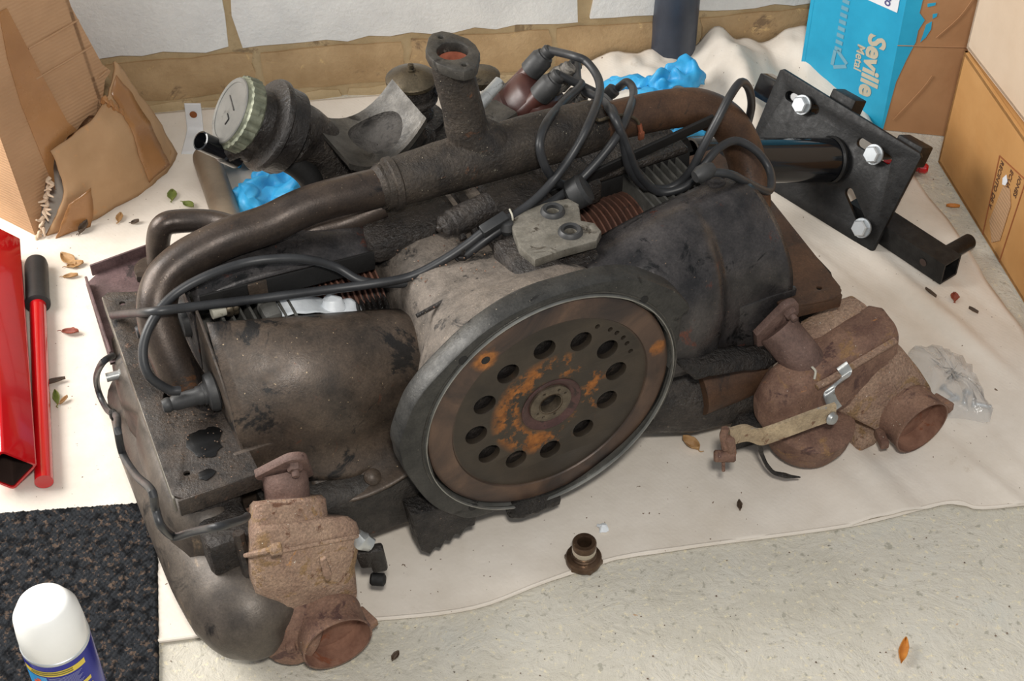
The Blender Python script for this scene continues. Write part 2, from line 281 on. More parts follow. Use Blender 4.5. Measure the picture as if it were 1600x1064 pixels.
class MB:
    def __init__(s): s.v = []; s.f = []
    def add(s, v, f):
        k = len(s.v); s.v += [tuple(p) for p in v]; s.f += [tuple(i + k for i in q) for q in f]; return s
    def rings(s, R, caps=True, closed=True):
        n = len(R[0]); v = [p for r in R for p in r]; f = []
        for i in range(len(R) - 1):
            for j in range(n if closed else n - 1):
                a = i * n + j; b = i * n + (j + 1) % n
                f.append((a, b, b + n, a + n))
        if caps:
            f.append(tuple(range(n))[::-1]); f.append(tuple(range((len(R) - 1) * n, len(R) * n)))
        return s.add(v, f)
    def tube(s, P, r, n=14, k=8, caps=True, noise_amp=0):
        Q = crom(P, k) if k > 1 and len(P) > 2 else [Vector(p) for p in P]
        if not hasattr(r, '__len__'): r = [r] * len(P)
        m = len(Q); R = []; T0 = None; nx = None
        for i, q in enumerate(Q):
            t = (Q[min(i + 1, m - 1)] - Q[max(i - 1, 0)]).normalized()
            if nx is None: nx, ny, _ = frame(t)
            else:
                nx = (nx - t * nx.dot(t)).normalized(); ny = t.cross(nx)
            u = i / (m - 1) * (len(r) - 1); a = int(min(u, len(r) - 2)) if len(r) > 1 else 0
            rad = r[a] + (r[min(a + 1, len(r) - 1)] - r[a]) * (u - a)
            ring = []
            for j in range(n):
                w = 2 * PI * j / n; p = q + (nx * math.cos(w) + ny * math.sin(w)) * rad
                if noise_amp: p += noise.noise_vector(p * 90) * noise_amp
                ring.append(p)
            R.append(ring)
        return s.rings(R, caps)
    def lathe(s, prof, o=(0, 0, 0), axis=(0, 0, 1), n=32, caps=True, a0=0, a1=2 * PI, hint=(0, 0, 1), knurl=None):
        x, y, z = frame(axis, hint); o = Vector(o); full = abs(a1 - a0 - 2 * PI) < 1e-6; R = []
        m = n if full else n + 1
        for r, h in prof:
            ring = []
            for j in range(m):
                w = a0 + (a1 - a0) * j / n
                rr = r * (1 + (knurl[1] * (1 if math.cos(w * knurl[0]) > 0 else 0) if knurl and knurl[2] <= h <= knurl[3] else 0))
                ring.append(o + z * h + (x * math.cos(w) + y * math.sin(w)) * max(rr, 1e-5))
            R.append(ring)
        return s.rings(R, caps and full, full)
    def box(s, c, size, X=(1, 0, 0), Y=(0, 1, 0), bev=.002):
        X = Vector(X).normalized(); Y = Vector(Y); Z = X.cross(Y).normalized(); Y = Z.cross(X); c = Vector(c)
        bm = bmesh.new(); bmesh.ops.create_cube(bm, size=1)
        for v in bm.verts: v.co = Vector((v.co.x * size[0], v.co.y * size[1], v.co.z * size[2]))
        if bev: bmesh.ops.bevel(bm, geom=bm.edges[:], offset=min(bev, min(size) * .4), segments=2, affect='EDGES', profile=.5)
        bm.verts.index_update()
        v = [c + X * p.co.x + Y * p.co.y + Z * p.co.z for p in bm.verts]; f = [tuple(q.index for q in g.verts) for g in bm.faces]
        bm.free(); return s.add(v, f)
    def hexa(s, o, axis, r, h, hint=(0, 0, 1)):
        x, y, z = frame(axis, hint); o = Vector(o)
        R = [[o + z * hh + (x * math.cos(PI / 3 * j) + y * math.sin(PI / 3 * j)) * rr for j in range(6)] for rr, hh in ((r, 0), (r, h * .8), (r * .86, h))]
        return s.rings(R)
    def build(s, name, m, parent=None, ang=38, smooth=True):
        me = D.meshes.new(name); me.from_pydata(s.v, [], s.f); me.validate(); me.update()
        bm = bmesh.new(); bm.from_mesh(me); bmesh.ops.recalc_face_normals(bm, faces=bm.faces); bm.to_mesh(me); bm.free()
        if smooth:
            me.shade_smooth(); me.set_sharp_from_angle(angle=math.radians(ang))
        me.materials.append(MT[m])
        o = D.objects.new(name, me); COL.objects.link(o)
        if parent: o.parent = parent
        return o
def plate(name, m, parent, outline, holes=(), thick=.004, o=(0, 0, 0), ex=(1, 0, 0), ey=(0, 1, 0), bev=.001, smooth_outline=False):
    """flat plate with holes in the plane (ex, ey), thickness centred on o"""
    cu = D.curves.new('tmp', 'CURVE'); cu.dimensions = '2D'; cu.fill_mode = 'BOTH'; cu.extrude = max(thick / 2 - bev, 1e-4); cu.bevel_depth = bev; cu.bevel_resolution = 1
    def spl(P):
        sp = cu.splines.new('POLY'); sp.points.add(len(P) - 1); sp.use_cyclic_u = True
        for q, p in zip(sp.points, P): q.co = (p[0], p[1], 0, 1)
    if smooth_outline:
        n = len(outline); P3 = [(p[0], p[1], 0) for p in outline]; Q = crom([P3[-1]] + P3 + P3[:2], 5); outline = [(q.x, q.y) for q in Q[5:5 + 5 * n]]
    spl(outline)
    for h in holes:
        if len(h) == 3: h = [(h[0] + h[2] * math.cos(2 * PI * i / 20), h[1] + h[2] * math.sin(2 * PI * i / 20)) for i in range(20)]
        spl(h)
    t = D.objects.new('tmp', cu); COL.objects.link(t)
    me = D.meshes.new_from_object(t.evaluated_get(bpy.context.evaluated_depsgraph_get()))
    D.objects.remove(t); D.curves.remove(cu)
    X = Vector(ex).normalized(); Y = Vector(ey).normalized(); Z = X.cross(Y); O = Vector(o)
    for v in me.vertices: v.co = O + X * v.co.x + Y * v.co.y + Z * v.co.z
    bm = bmesh.new(); bm.from_mesh(me); bmesh.ops.remove_doubles(bm, verts=bm.verts, dist=1e-6); bmesh.ops.recalc_face_normals(bm, faces=bm.faces); bm.to_mesh(me); bm.free()
    me.materials.clear(); me.materials.append(MT[m]); me.shade_smooth(); me.set_sharp_from_angle(angle=math.radians(30))
    ob = D.objects.new(name, me); me.name = name; COL.objects.link(ob)
    if parent: ob.parent = parent
    return ob
def text(body, name, m, parent, o, ex, ey, size, shear=0, bold=0, extr=.0003):
    cu = D.curves.new('tmp', 'FONT'); cu.body = body; cu.size = size; cu.extrude = extr; cu.shear = shear; cu.offset = bold; cu.resolution_u = 3
    t = D.objects.new('tmp', cu); COL.objects.link(t)
    me = D.meshes.new_from_object(t.evaluated_get(bpy.context.evaluated_depsgraph_get())); D.objects.remove(t); D.curves.remove(cu)
    X = Vector(ex).normalized(); Y = Vector(ey).normalized(); Z = X.cross(Y); O = Vector(o)
    for v in me.vertices: v.co = O + X * v.co.x + Y * v.co.y + Z * v.co.z
    me.materials.clear(); me.materials.append(MT[m]); ob = D.objects.new(name, me); me.name = name; COL.objects.link(ob)
    if parent: ob.parent = parent
    return ob
def sheet(name, m, parent, grid, thick=.002, nu=5, nv=5, lump=0):
    """smooth thin shell through a grid of points"""
    G = [crom(r, nv) for r in grid]; G = list(zip(*[crom(c, nu) for c in zip(*G)]))
    G = [list(r) for r in G]
    if lump:
        for r in G:
            for p in r: p += noise.noise_vector(p * 22) * lump + noise.noise_vector(p * 75) * lump * .5
    b = MB(); b.rings(G, caps=False, closed=False)
    ob = b.build(name, m, parent, 50)
    mo = ob.modifiers.new('thickness', 'SOLIDIFY'); mo.thickness = thick; mo.offset = 0
    return ob
def sq(cx, cz, hx, hz, p=2.6, n=24):
    """super-ellipse cross-section"""
    out = []
    for i in range(n):
        a = 2 * PI * i / n; c, s_ = math.cos(a), math.sin(a)
        out.append((cx + hx * math.copysign(abs(c) ** (2 / p), c), cz + hz * math.copysign(abs(s_) ** (2 / p), s_)))
    return out
def crumple(o, amp, sc, seed=0):
    for v in o.data.vertices:
        p = v.co * sc + Vector((seed, seed * 2.3, 0)); v.co += noise.noise_vector(p) * amp + noise.noise_vector(p * 2.7) * amp * .45
def copy_tree(o, parent=None):
    c = o.copy(); COL.objects.link(c); c.parent = parent
    for ch in o.children: copy_tree(ch, c)
    return c

# ------------------------------------------------------------------ setting
floor = MB().add([(-2.5, -1.2, 0), (2.5, -1.2, 0), (2.5, 2.8, 0), (-2.5, 2.8, 0), (-2.5, -1.2, -.05), (2.5, -1.2, -.05), (2.5, 2.8, -.05), (-2.5, 2.8, -.05)],
                 [(0, 1, 2, 3), (7, 6, 5, 4), (0, 4, 5, 1), (1, 5, 6, 2), (2, 6, 7, 3), (3, 7, 4, 0)]).build('floor', 'floor', smooth=False)
tag(floor, kind='structure', label='pale speckled rough concrete garage floor')
WA = Vector((-.604, 1.878, 0)); WU = Vector((math.cos(math.radians(8.32)), math.sin(math.radians(8.32)), 0)); WN = Vector((WU.y, -WU.x, 0)); WZ = Vector((0, 0, 1))
def wp(u, out, z): return WA + WU * u + WN * out + WZ * z
wall = MB().box(wp(.4, -.06, .45), (3.2, .11, .9), WU, -WN, 0).build('wall_back', 'mortar', smooth=False)
tag(wall, kind='structure', label='garage wall of white painted blocks over a tan brick course')
rng = random.Random(3)
def wall_piece(name, m, u0, u1, z0, z1, proud, rough):
    nu = max(4, int((u1 - u0) / .03)); nz = 4
    b = MB(); R = []
    for i in range(nu + 1):
        for j in range(nz + 1):
            u = u0 + (u1 - u0) * i / nu; z = z0 + (z1 - z0) * j / nz
            e = .004 * rough
            if i in (0, nu): u += rng.uniform(-e, e)
            if j in (0, nz): z += rng.uniform(-e * .6, e * .6)
            R.append(wp(u, proud + rng.uniform(-.0008, .0008) - (.004 if i in (0, nu) or j in (0, nz) else 0), z))
    f = [(i * (nz + 1) + j, (i + 1) * (nz + 1) + j, (i + 1) * (nz + 1) + j + 1, i * (nz + 1) + j + 1) for i in range(nu) for j in range(nz)]
    b.add(R, f)
    per = [i * (nz + 1) for i in range(nu + 1)] + [nu * (nz + 1) + j for j in range(1, nz + 1)] + [i * (nz + 1) + nz for i in range(nu - 1, -1, -1)] + [j for j in range(nz - 1, 0, -1)]
    k = len(b.v); b.v += [tuple(Vector(b.v[p]) - WN * .016) for p in per]; m_ = len(per)
    b.f += [(per[i], k + i, k + (i + 1) % m_, per[(i + 1) % m_]) for i in range(m_)]
    return b.build(name, m, wall, 60)
for i in range(-3, 8):
    u = .012 + .223 * i
    wall_piece('brick', 'brick', u, u + .211, .02, .088, .002, 1)
    wall_piece('brick', 'mortar', u - .1, u + .113, -.03, .012, .0015, 1)
for u0, u1 in ((-1.2, -.345), (-.33, .188), (.207, .712), (.735, 1.2), (1.22, 1.9)):
    wall_piece('block', 'block', u0, u1, .101, .32, .006, 1.6)
    wall_piece('block', 'block', u0 + .24, u1 + .24, .335, .55, .010, 1.2)
dp = empty('drainpipe', (.2475, 2.0, 0))
MB().lathe([(.0345, 0), (.0345, .7)], n=40).build('pipe', 'drain', dp)
MB().lathe([(.0345, .0), (.040, .002), (.040, .03), (.0345, .032)], n=40).build('collar', 'drain', dp)
tag(dp, 'dark blue grey round drainpipe standing against the brick wall', 'pipe')

# ------------------------------------------------------------------ dust sheet
FR = [(-1.3, .86), (-.5, .905), (-.368, .927), (-.314, .936), (-.216, .951), (-.135, .956), (-.041, .97), (.034, 1.004), (.112, 1.036), (.212, 1.055), (.378, 1.083), (.493, 1.116), (.53, 1.108), (.62, 1.12), (.70, 1.13)]
RT = [(1.1, .74), (1.25, .68), (1.402, .648), (1.501, .622), (1.622, .596), (1.73, .572), (1.85, .53), (2.06, .50)]
def itp(T, x):
    return float(np.interp(x, [t[0] for t in T], [t[1] for t in T]))
def cloth_z(x, y):
    p = Vector((x, y, 0))
    z = .0022 + .0014 * noise.noise(p * 9)
    yb = WA.y + (x - WA.x) * math.tan(math.radians(8.32))
    w = min(1, max(0, (x - .30) / .12)) * min(1, max(0, (1.78 - y) / .2)) + .55 * min(1, max(0, (x - .1) / .2)) * min(1, max(0, (1.3 - y) / .1)) + .8 * min(1, max(0, (x + .05) / .1)) * min(1, max(0, (y - 1.72) / .1))
    s_ = x * .86 + y * .50
    z += min(1, w) * .011 * max(0, noise.noise(Vector((s_ * 24, (x * -.5 + y * .86) * 3.2, 4)))) ** 1.2 * 1.4
    z += .6 * min(1, w) * .004 * max(0, noise.noise(Vector((s_ * 48, (x * -.5 + y * .86) * 6, 9))))
    h = min(1, max(0, (x - .0) / .16)) * min(1, max(0, (.56 - x) / .10))
    d = min(1, max(0, (y - 1.74 - .05 * math.sin(x * 17)) / .20)); d = d * d * (3 - 2 * d)
    g_ = lambda c, w_, a: a * math.exp(-((x - c - .25 * (2.0 - y)) / w_) ** 2)
    z += h * d * (.024 + g_(.17, .075, .022) + g_(.315, .030, .055) + g_(.365, .022, .016) + g_(.45, .05, .034) + .012 * noise.noise(Vector((x * 14, y * 9, 3))) + .007 * noise.noise(Vector((x * 44, y * 30, 8))))
    return max(z, .0008)
NU, NV = 300, 210; cv = []; cf = []
for j in range(NV + 1):
    for i in range(NU + 1):
        u, v = i / NU, j / NV
        y = 1.0 + v * 1.1; xr = itp(RT, y); x = -1.3 + u * (xr + 1.3)
        yf = itp(FR, x) + .002 * noise.noise(Vector((x * 30, 0, 0))); yb = min(WA.y + (x - WA.x) * math.tan(math.radians(8.32)) - .006, 2.06)
        y = yf + v * (yb - yf)
        for _ in range(3):
            xr = itp(RT, y); x = -1.3 + u * (xr + 1.3); yf = itp(FR, x); yb = WA.y + (x - WA.x) * math.tan(math.radians(8.32)) - .008; y = yf + v * (yb - yf)
        cv.append((x + .003 * noise.noise(Vector((y * 20, 7, 0))) * u, y, cloth_z(x, y)))
for j in range(NV):
    for i in range(NU):
        a = j * (NU + 1) + i; cf.append((a, a + 1, a + NU + 2, a + NU + 1))
cl = MB().add(cv, cf).build('dust_sheet', 'cloth', None, 180)
mo = cl.modifiers.new('thickness', 'SOLIDIFY'); mo.thickness = .0016; mo.offset = -1
tag(cl, 'cream cotton twill dust sheet spread under the engine and bunched at the wall', 'dust sheet')
# hem: a stitched fold along the front edge, part of the sheet
hem = MB().tube([(x, y + .002, .0035) for x, y in FR[2:14]], .0024, n=8, k=5).build('hem', 'cloth', cl)

# ------------------------------------------------------------------ the engine
EN = empty('engine', (.0377, 1.0865, 0), math.radians(26.2))
tag(EN, 'greasy black flat four car engine with a rust spotted flywheel, lying on the dust sheet', 'engine')

def ringy(y, P): return [(x, y, z) for x, z in P]
# crankcase
sec = [(.014, sq(-.004, .200, .138, .138, 2)), (.03, sq(-.004, .198, .134, .136, 2.1)), (.06, sq(-.004, .19, .118, .132, 2.6)), (.085, sq(-.002, .17, .104, .135, 4)),
       (.13, sq(0, .165, .1, .126, 5)), (.24, sq(0, .165, .098, .126, 5)), (.36, sq(0, .165, .094, .122, 5)), (.40, sq(0, .17, .08, .1, 4))]
MB().rings([ringy(y, P) for y, P in sec]).build('crankcase', 'case', EN, 30)
MB().box((0, .2, .022), (.26, .26, .034), bev=.01).build('sump', 'tar', EN)
case_rib = MB()
case_rib.tube([(-.105,0.089,0.287), (-.068,0.093,0.293), (-.03,0.102,0.297)], .0022, n=8, k=4)
case_rib.build('casting_rib', 'case_dark', EN)
b = MB()
b.box((.012, .19, .293), (.012, .22, .012), bev=.003)
b.build('case_seam', 'case_dark', EN)
b = MB().box((.028, .105, .292), (.052, .07, .036), bev=.008).box((.062, .10, .27), (.05, .05, .06), bev=.008)
b.build('case_boss', 'case_dark', EN)
o = MB().box((-.055, .225, .285), (.11, .06, .03), bev=.01).box((-.02, .31, .272), (.18, .15, .03), bev=.012).box((.07, .24, .282), (.07, .16, .03), bev=.01).box((.12, .25, .272), (.10, .10, .03), bev=.006).build('case_top', 'case_dark', EN)
crb = MB(); rg = random.Random(21)
for k in range(130):
    c = Vector((rg.uniform(-.09, .06), rg.uniform(.07, .26), .2925)); c.z += (.004 if abs(c.x) < .03 else 0); r = rg.uniform(.0005, .0014)
    crb.lathe([(0, -r), (r, 0), (0, r)], c, (.2, .3, 1), 5)
tag(crb.build('rust_crumbs', 'rust_red', EN), kind='stuff')
# oil gallery boss with plug
p0, p1 = Vector((-.028,0.176,0.315)), Vector((0.022,0.185,0.315)); ax = p1 - p0
b = MB().lathe([(.006, -.012), (.012, -.008), (.012, 0), (.0145, .002), (.0155, .02), (.0155, ax.length)], p0, ax, 20)
b.build('gallery_boss', 'case_dark', EN)
b = MB().hexa(p0, -ax, .009, .007).lathe([(.0045, 0), (.0045, .014), (.002, .016)], p0, -ax, 12)
b.build('plug_nut', 'grease', EN)
for k in range(3): MB().tube([(-.018,0.176,0.31), (-.018,0.163,0.3)] if k == 0 else [(-.004,0.176,0.31), (-.003,0.163,0.3)] if k == 1 else [(0.009,0.177,0.31), (0.012,0.165,0.3)], .004, n=8, k=1).build('boss_web', 'case_dark', EN)
for px in ((0.035,0.149,0.298), (-.027,0.148,0.29), (0.062,0.118,0.292)):
    b = MB().lathe([(.0085, -.004), (.0085, 0)], px, (0, 0, 1), 16).hexa(Vector(px), (0, 0, 1), .0068, .005).lathe([(.0035, .003), (.0035, .012), (.003, .013)], px, (0, 0, 1), 12)
    b.build('case_nut', 'lead' if px[0] > .02 and px[0] < .05 else 'grease', EN)
# oil cooler pad
OUT = [(0.03,0.147,0.32), (0.049,0.154,0.32), (0.073,0.157,0.32), (0.099,0.153,0.32), (0.104,0.141,0.32), (0.098,0.127,0.32), (0.093,0.115,0.32), (0.104,0.105,0.32), (0.104,0.092,0.32), (0.093,0.081,0.32), (0.057,0.083,0.32), (0.025,0.082,0.32), (0.02,0.105,0.32), (0.025,0.127,0.32)]
h1, h2, h3, h4 = (0.075,0.141,0.32), (0.076,0.103,0.32), (0.093,0.144,0.32), (0.095,0.099,0.32)
pad = plate('oil_cooler_mount', 'alloy', EN, [(p[0], p[1]) for p in OUT], [(h1[0], h1[1], .0085), (h2[0], h2[1], .0085), (h3[0], h3[1], .0042), (h4[0], h4[1], .0045)], .011, (0, 0, .3145), bev=.002)
MB().box((.055, .13, .295), (.075, .075, .026), bev=.008).build('mount_block', 'case_dark', pad)
MB().box((.075, .105, .285), (.05, .06, .03), bev=.004).build('mount_foot', 'case_dark', pad)
for h in (h1, h2):
    MB().lathe([(.0068, -.012), (.0072, .003), (.0105, .004), (.0125, .002), (.0135, -.001), (.0125, -.003)], (h[0], h[1], .3205), (0, 0, 1), 24, caps=False).build('rubber_seal', 'rubber', pad)
    MB().lathe([(.008, 0), (.0, .0005)], (h[0], h[1], .313), (0, 0, 1), 20).build('port_floor', 'black', pad)

# bell housing flange
OUT3 = [(0.086,0.014,0.337), (0.031,0.014,0.348), (-.028,0.014,0.346), (-.076,0.014,0.331), (-.123,0.014,0.296), (-.146,0.014,0.271), (-.157,0.014,0.248), (-.166,0.014,0.22), (-.165,0.014,0.203), (-.162,-.009,0.182), (-.144,-.009,0.134), (-.128,-.009,0.106), (-.111,-.009,0.088), (-.092,-.009,0.074), (-.046,-.009,0.07), (0.009,-.009,0.065), (0.054,-.009,0.082), (0.097,-.009,0.111), (0.126,-.009,0.148), (0.138,-.009,0.195), (0.145,-.009,0.234), (0.146,-.009,0.265), (0.154,0.006,0.272), (0.143,0.012,0.291), (0.126,0.014,0.309)]
OUT = [(p[0], p[2]) for p in OUT3]
fl = plate('bell_housing_flange', 'flange', EN, OUT, [(0, .2, .1405)], .026, (0, .004, 0), (1, 0, 0), (0, 0, 1), .003, True)
for hx_, hz_ in ((-.098, .3075), (.100, .3065), (-.092, .090)): MB().lathe([(.0052, -.0002), (.0050, .0005), (0, .0006)], (hx_, -.0092, hz_), (0, -1, 0), 18).build('flange_hole', 'black', fl)
MB().lathe([(.1405, .012), (.1405, -.002), (.1412, -.0040), (.1422, -.0040), (.1430, -.002), (.1430, .003)], (0, -.0075, .2), (0, 1, 0), 96, caps=False).build('locating_rim', 'bright_edge', fl)
MB().lathe([(.1440, .003), (.1446, -.0008), (.1460, -.0012), (.1470, .003)], (0, -.0085, .2), (0, 1, 0), 96, caps=False, a0=-.35, a1=PI + .55, hint=(0, 0, 1)).build('seal_groove_lip', 'alloy_dark', fl)
MB().lathe([(.1402, -.01), (.1402, .016), (.03, .020), (.0, .020)], (0, .012, .2), (0, 1, 0), 64, caps=False).build('housing_cavity', 'alloy_dark', fl)
for a in range(3): MB().box((.085 * math.cos(a * 2.1 + .5), .03, .2 + .085 * math.sin(a * 2.1 + .5)), (.03, .02, .05), bev=.004).build('cavity_web', 'alloy_dark', fl)
# toothed foot and drain stub under the flange
zz = [(-.158, .105), (-.150, .045), (-.142, .036), (-.135, .044), (-.130, .039), (-.124, .049), (-.118, .044), (-.112, .053), (-.106, .048), (-.1, .056), (-.09, .055), (-.085, .09)]
plate('toothed_bracket', 'tar', EN, zz, (), .026, (0, .008, 0), (1, 0, 0), (0, 0, 1), .002)
b = MB(); a0, a1 = Vector((-.047,-.006,0.058)), Vector((0.011,0.002,0.047)); ax = a1 - a0
b.tube([a0, a0 + ax * .2, a0 + ax * .5, a1], [.009, .013, .014, .0125], n=14, k=3, noise_amp=.0018)
b.build('drain_stub', 'tar', EN)

# flywheel, local to the crank centre
fw_holes = [(-.075,-.006,0.233), (-.049,-.006,0.265), (-.009,-.006,0.281), (0.032,-.006,0.275), (0.063,-.006,0.251), (0.075,-.006,0.215), (0.066,-.006,0.177), (0.039,-.006,0.146), (0,-.006,0.132), (-.04,-.006,0.136), (-.071,-.006,0.159), (-.085,-.006,0.194)]
small = [(0.05,-.006,0.288), (0.065,-.006,0.278), (0.073,-.006,0.27), (0.081,-.006,0.26), (0.086,-.006,0.25), (0.091,-.006,0.237)]
dowel = (-.074,-.006,0.296)
circ = lambda r, n: [(r * math.cos(2 * PI * i / n), r * math.sin(2 * PI * i / n)) for i in range(n)]
H = [(h[0], h[2] - .2, .0128) for h in fw_holes] + [(h[0], h[2] - .2, .0034) for h in small] + [(0, 0, .0335)]
fwd = plate('flywheel', 'flywheel', EN, circ(.1115, 128), H, .008, (0, .004, 0), (1, 0, 0), (0, 0, 1), .0008)
fwd.location = (0, -.006, .2)
rim = MB().lathe([(.1110, .010), (.1110, .0005), (.1125, -.0016), (.1330, -.0016), (.1372, .0008), (.1385, .006), (.1385, .03), (.118, .03)], (0, 0, 0), (0, 1, 0), 128, caps=False).build('friction_ring', 'flywheel', fwd)
MB().lathe([(.0048, 0), (0, .0001)], (dowel[0], -.00175, dowel[2] - .2), (0, -1, 0), 16).build('dowel_hole', 'black', fwd)
gear = MB(); R = []
for h in (.012, .024):
    R.append([(rr * math.cos(2 * PI * k / 520), h, rr * math.sin(2 * PI * k / 520)) for k in range(520) for rr in ((.1395 if k % 4 < 2 else .1432),)])
gear.rings(R); gear.build('ring_gear', 'grease', fwd)
hub = MB().lathe([(.0345, .006), (.0342, -.0005), (.0330, -.0012), (.0300, .0002), (.0235, .0035), (.0224, .0035)], (0, 0, 0), (0, 1, 0), 64, caps=False).build('hub_ring', 'hub', fwd)
hh = [(-.0150, -.0085), (-.0085, -.0160), (.0045, -.0165), (-.0075, .0165), (.0090, .0160), (.0165, .0085)]
plate('hub_boss', 'hub_face', fwd, circ(.0226, 64), [(0, 0, .0130)] + [(x, z, .0025) for x, z in hh], .012, (0, .0065, 0), (1, 0, 0), (0, 0, 1), .0012)
bore = MB().lathe([(.0132, -.0002), (.0126, .004), (.0132, .0045), (.0126, .009), (.0132, .0095), (.0124, .014), (.0124, .026), (.006, .027), (0, .027)], (0, .0, 0), (0, 1, 0), 40, caps=False).build('threaded_bore', 'nut', fwd)

# cylinders and heads
def barrel(xa, xb, y, m='barrel', zc=.2, ro=.058):
    pr = [(ro - .012, 0)]; n = 17; L = abs(xb - xa)
    for k in range(n):
        h = L * (k + .5) / n
        pr += [(ro - .012, h - .0012), (ro, h - .0009), (ro, h + .0009), (ro - .012, h + .0012)]
    pr.append((ro - .012, L))
    MB().lathe(pr, (xa, y, zc), (xb - xa, 0, 0), 36).build('finned_barrel', m, EN, 30)
barrel(-.115, -.205, .128, zc=.19, ro=.05); barrel(-.10, -.205, .227); barrel(.09, .215, .085); barrel(.09, .215, .187)
def head(s, y0, y1):
    b = MB(); yc = (y0 + y1) / 2; L = y1 - y0
    b.box((s * .255, yc, .19), (.075, L, .09), bev=.006)
    for k in range(8):
        x = s * (.208 + .0098 * k)
        b.box((x, yc, .2), (.003, L + .015, .145), bev=.0008)
    return b.build('cylinder_head', 'fin', EN, 25)
head(-1, .125, .29); head(1, .095, .25)
MB().box((-.232, .172, .276), (.02, .030, .016), bev=.006).build('head_lug', 'fin', EN)
# pushrod tubes and oil line seen in the left gap
b = MB().tube([(-.154,0.207,0.225), (-.098,0.199,0.23)], .010, n=12, k=1); b.build('pushrod_tube', 'black', EN)
b = MB()
for k in range(6): b.lathe([(.009, 0), (.0135, .002), (.009, .004)], Vector((-.107,0.165,0.24)) + Vector((-.006 * k, .001 * k, 0)), (-1, .1, 0), 18)
b.build('pushrod_bellows', 'tar', EN)
# spark plug in the left gap
ax = Vector((1, .05, -.05)); o = Vector((-.288,0.185,0.286))
b = MB().lathe([(.0065, 0), (.0065, .014), (.0055, .015)], o, ax, 18); sp = b.build('spark_plug', 'plug', EN)
MB().lathe([(.0078, .014), (.0088, .016), (.0088, .020), (.0074, .021), (.0088, .023), (.0088, .026), (.006, .028), (0, .028)], o, ax, 18).build('plug_shell', 'brass', sp)

# cylinder cover tins
LC = [[(-.300, .158, .300), (-.302, .135, .285), (-.303, .108, .262), (-.304, .088, .238), (-.305, .078, .212), (-.305, .074, .185), (-.305, .068, .165)],
      [(-.25, .157, .284), (-.25, .128, .290), (-.25, .098, .272), (-.25, .076, .246), (-.25, .066, .215), (-.25, .062, .178), (-.25, .052, .15)],
      [(-.20, .156, .270), (-.20, .124, .281), (-.20, .092, .270), (-.20, .068, .242), (-.20, .058, .205), (-.20, .06, .163), (-.20, .045, .137)],
      [(-.15, .155, .256), (-.15, .124, .266), (-.15, .096, .256), (-.15, .074, .232), (-.15, .066, .198), (-.15, .068, .16), (-.15, .05, .136)],
      [(-.112, .153, .246), (-.110, .126, .254), (-.108, .102, .246), (-.106, .084, .226), (-.106, .078, .198), (-.106, .08, .164), (-.106, .065, .14)],
      [(-.088, .150, .237), (-.086, .128, .243), (-.084, .104, .236), (-.084, .088, .22), (-.084, .082, .195), (-.084, .084, .165), (-.084, .07, .142)]]
lc = sheet('cylinder_cover', 'tin', EN, LC, .003)
# lower flare of the left cover with its bolt
fla = [[(-.245, .060, .150), (-.245, .045, .135), (-.245, .035, .126)], [(-.21, .060, .146), (-.21, .040, .133), (-.21, .022, .128)], [(-.17, .062, .145), (-.17, .038, .136), (-.17, .020, .134)], [(-.135, .066, .145), (-.13, .042, .142), (-.128, .024, .146)]]
sheet('cover_flare', 'tin', lc, fla, .003)
MB().lathe([(.009, -.001), (.009, .003), (.006, .006), (0, .007)], (-.185, .036, .138), (0, -.6, .8), 16).build('flare_bolt', 'tin', lc)
RC = [[(.082, .118, .270), (.080, .095, .290), (.080, .068, .293), (.080, .044, .280), (.082, .026, .255), (.084, .02, .215), (.09, .02, .17)],
      [(.120, .116, .288), (.120, .090, .302), (.120, .062, .302), (.120, .036, .286), (.120, .018, .255), (.120, .012, .212), (.125, .014, .165)],
      [(.165, .118, .298), (.165, .090, .312), (.165, .060, .310), (.165, .030, .292), (.165, .008, .258), (.165, .000, .210), (.165, .006, .160)],
      [(.205, .120, .304), (.205, .092, .315), (.205, .062, .308), (.207, .034, .286), (.208, .014, .25), (.208, .008, .205), (.208, .016, .155)],
      [(.225, .122, .305), (.226, .092, .312), (.228, .066, .300), (.230, .046, .276), (.230, .032, .244), (.230, .026, .202), (.230, .026, .15)],
      [(.265, .126, .308), (.268, .096, .311), (.272, .068, .297), (.276, .046, .27), (.278, .034, .238), (.278, .030, .196), (.276, .03, .142)],
      [(.292, .128, .305), (.300, .095, .304), (.306, .066, .285), (.312, .046, .258), (.316, .032, .226), (.316, .028, .188), (.314, .03, .14)]]
rc = sheet('cylinder_cover', 'tin_dark', EN, RC, .003); rc['label'] = 'blackened shiny cylinder cover'
MB().box((0.262,0.118,0.31), (.016, .02, .012), (1, .2, 0), bev=.004).build('cover_tab', 'tin_dark', rc)
# tar crusted flange under the right cover
G = [[(0.156,0.012,0.191), (0.156,0,0.188), (0.173,-.004,0.163)], [(0.193,0.014,0.177), (0.187,-.002,0.176), (0.189,-.008,0.163)], [(0.233,0.016,0.162), (0.227,0,0.162), (0.229,-.006,0.148)], [(0.275,0.02,0.146), (0.269,0.004,0.146), (0.271,-.002,0.135)], [(0.3,0.024,0.135), (0.3,0.012,0.132), (0.302,0.008,0.123)]]
sheet('crusted_lip', 'tar', EN, G, .006, lump=.0035)
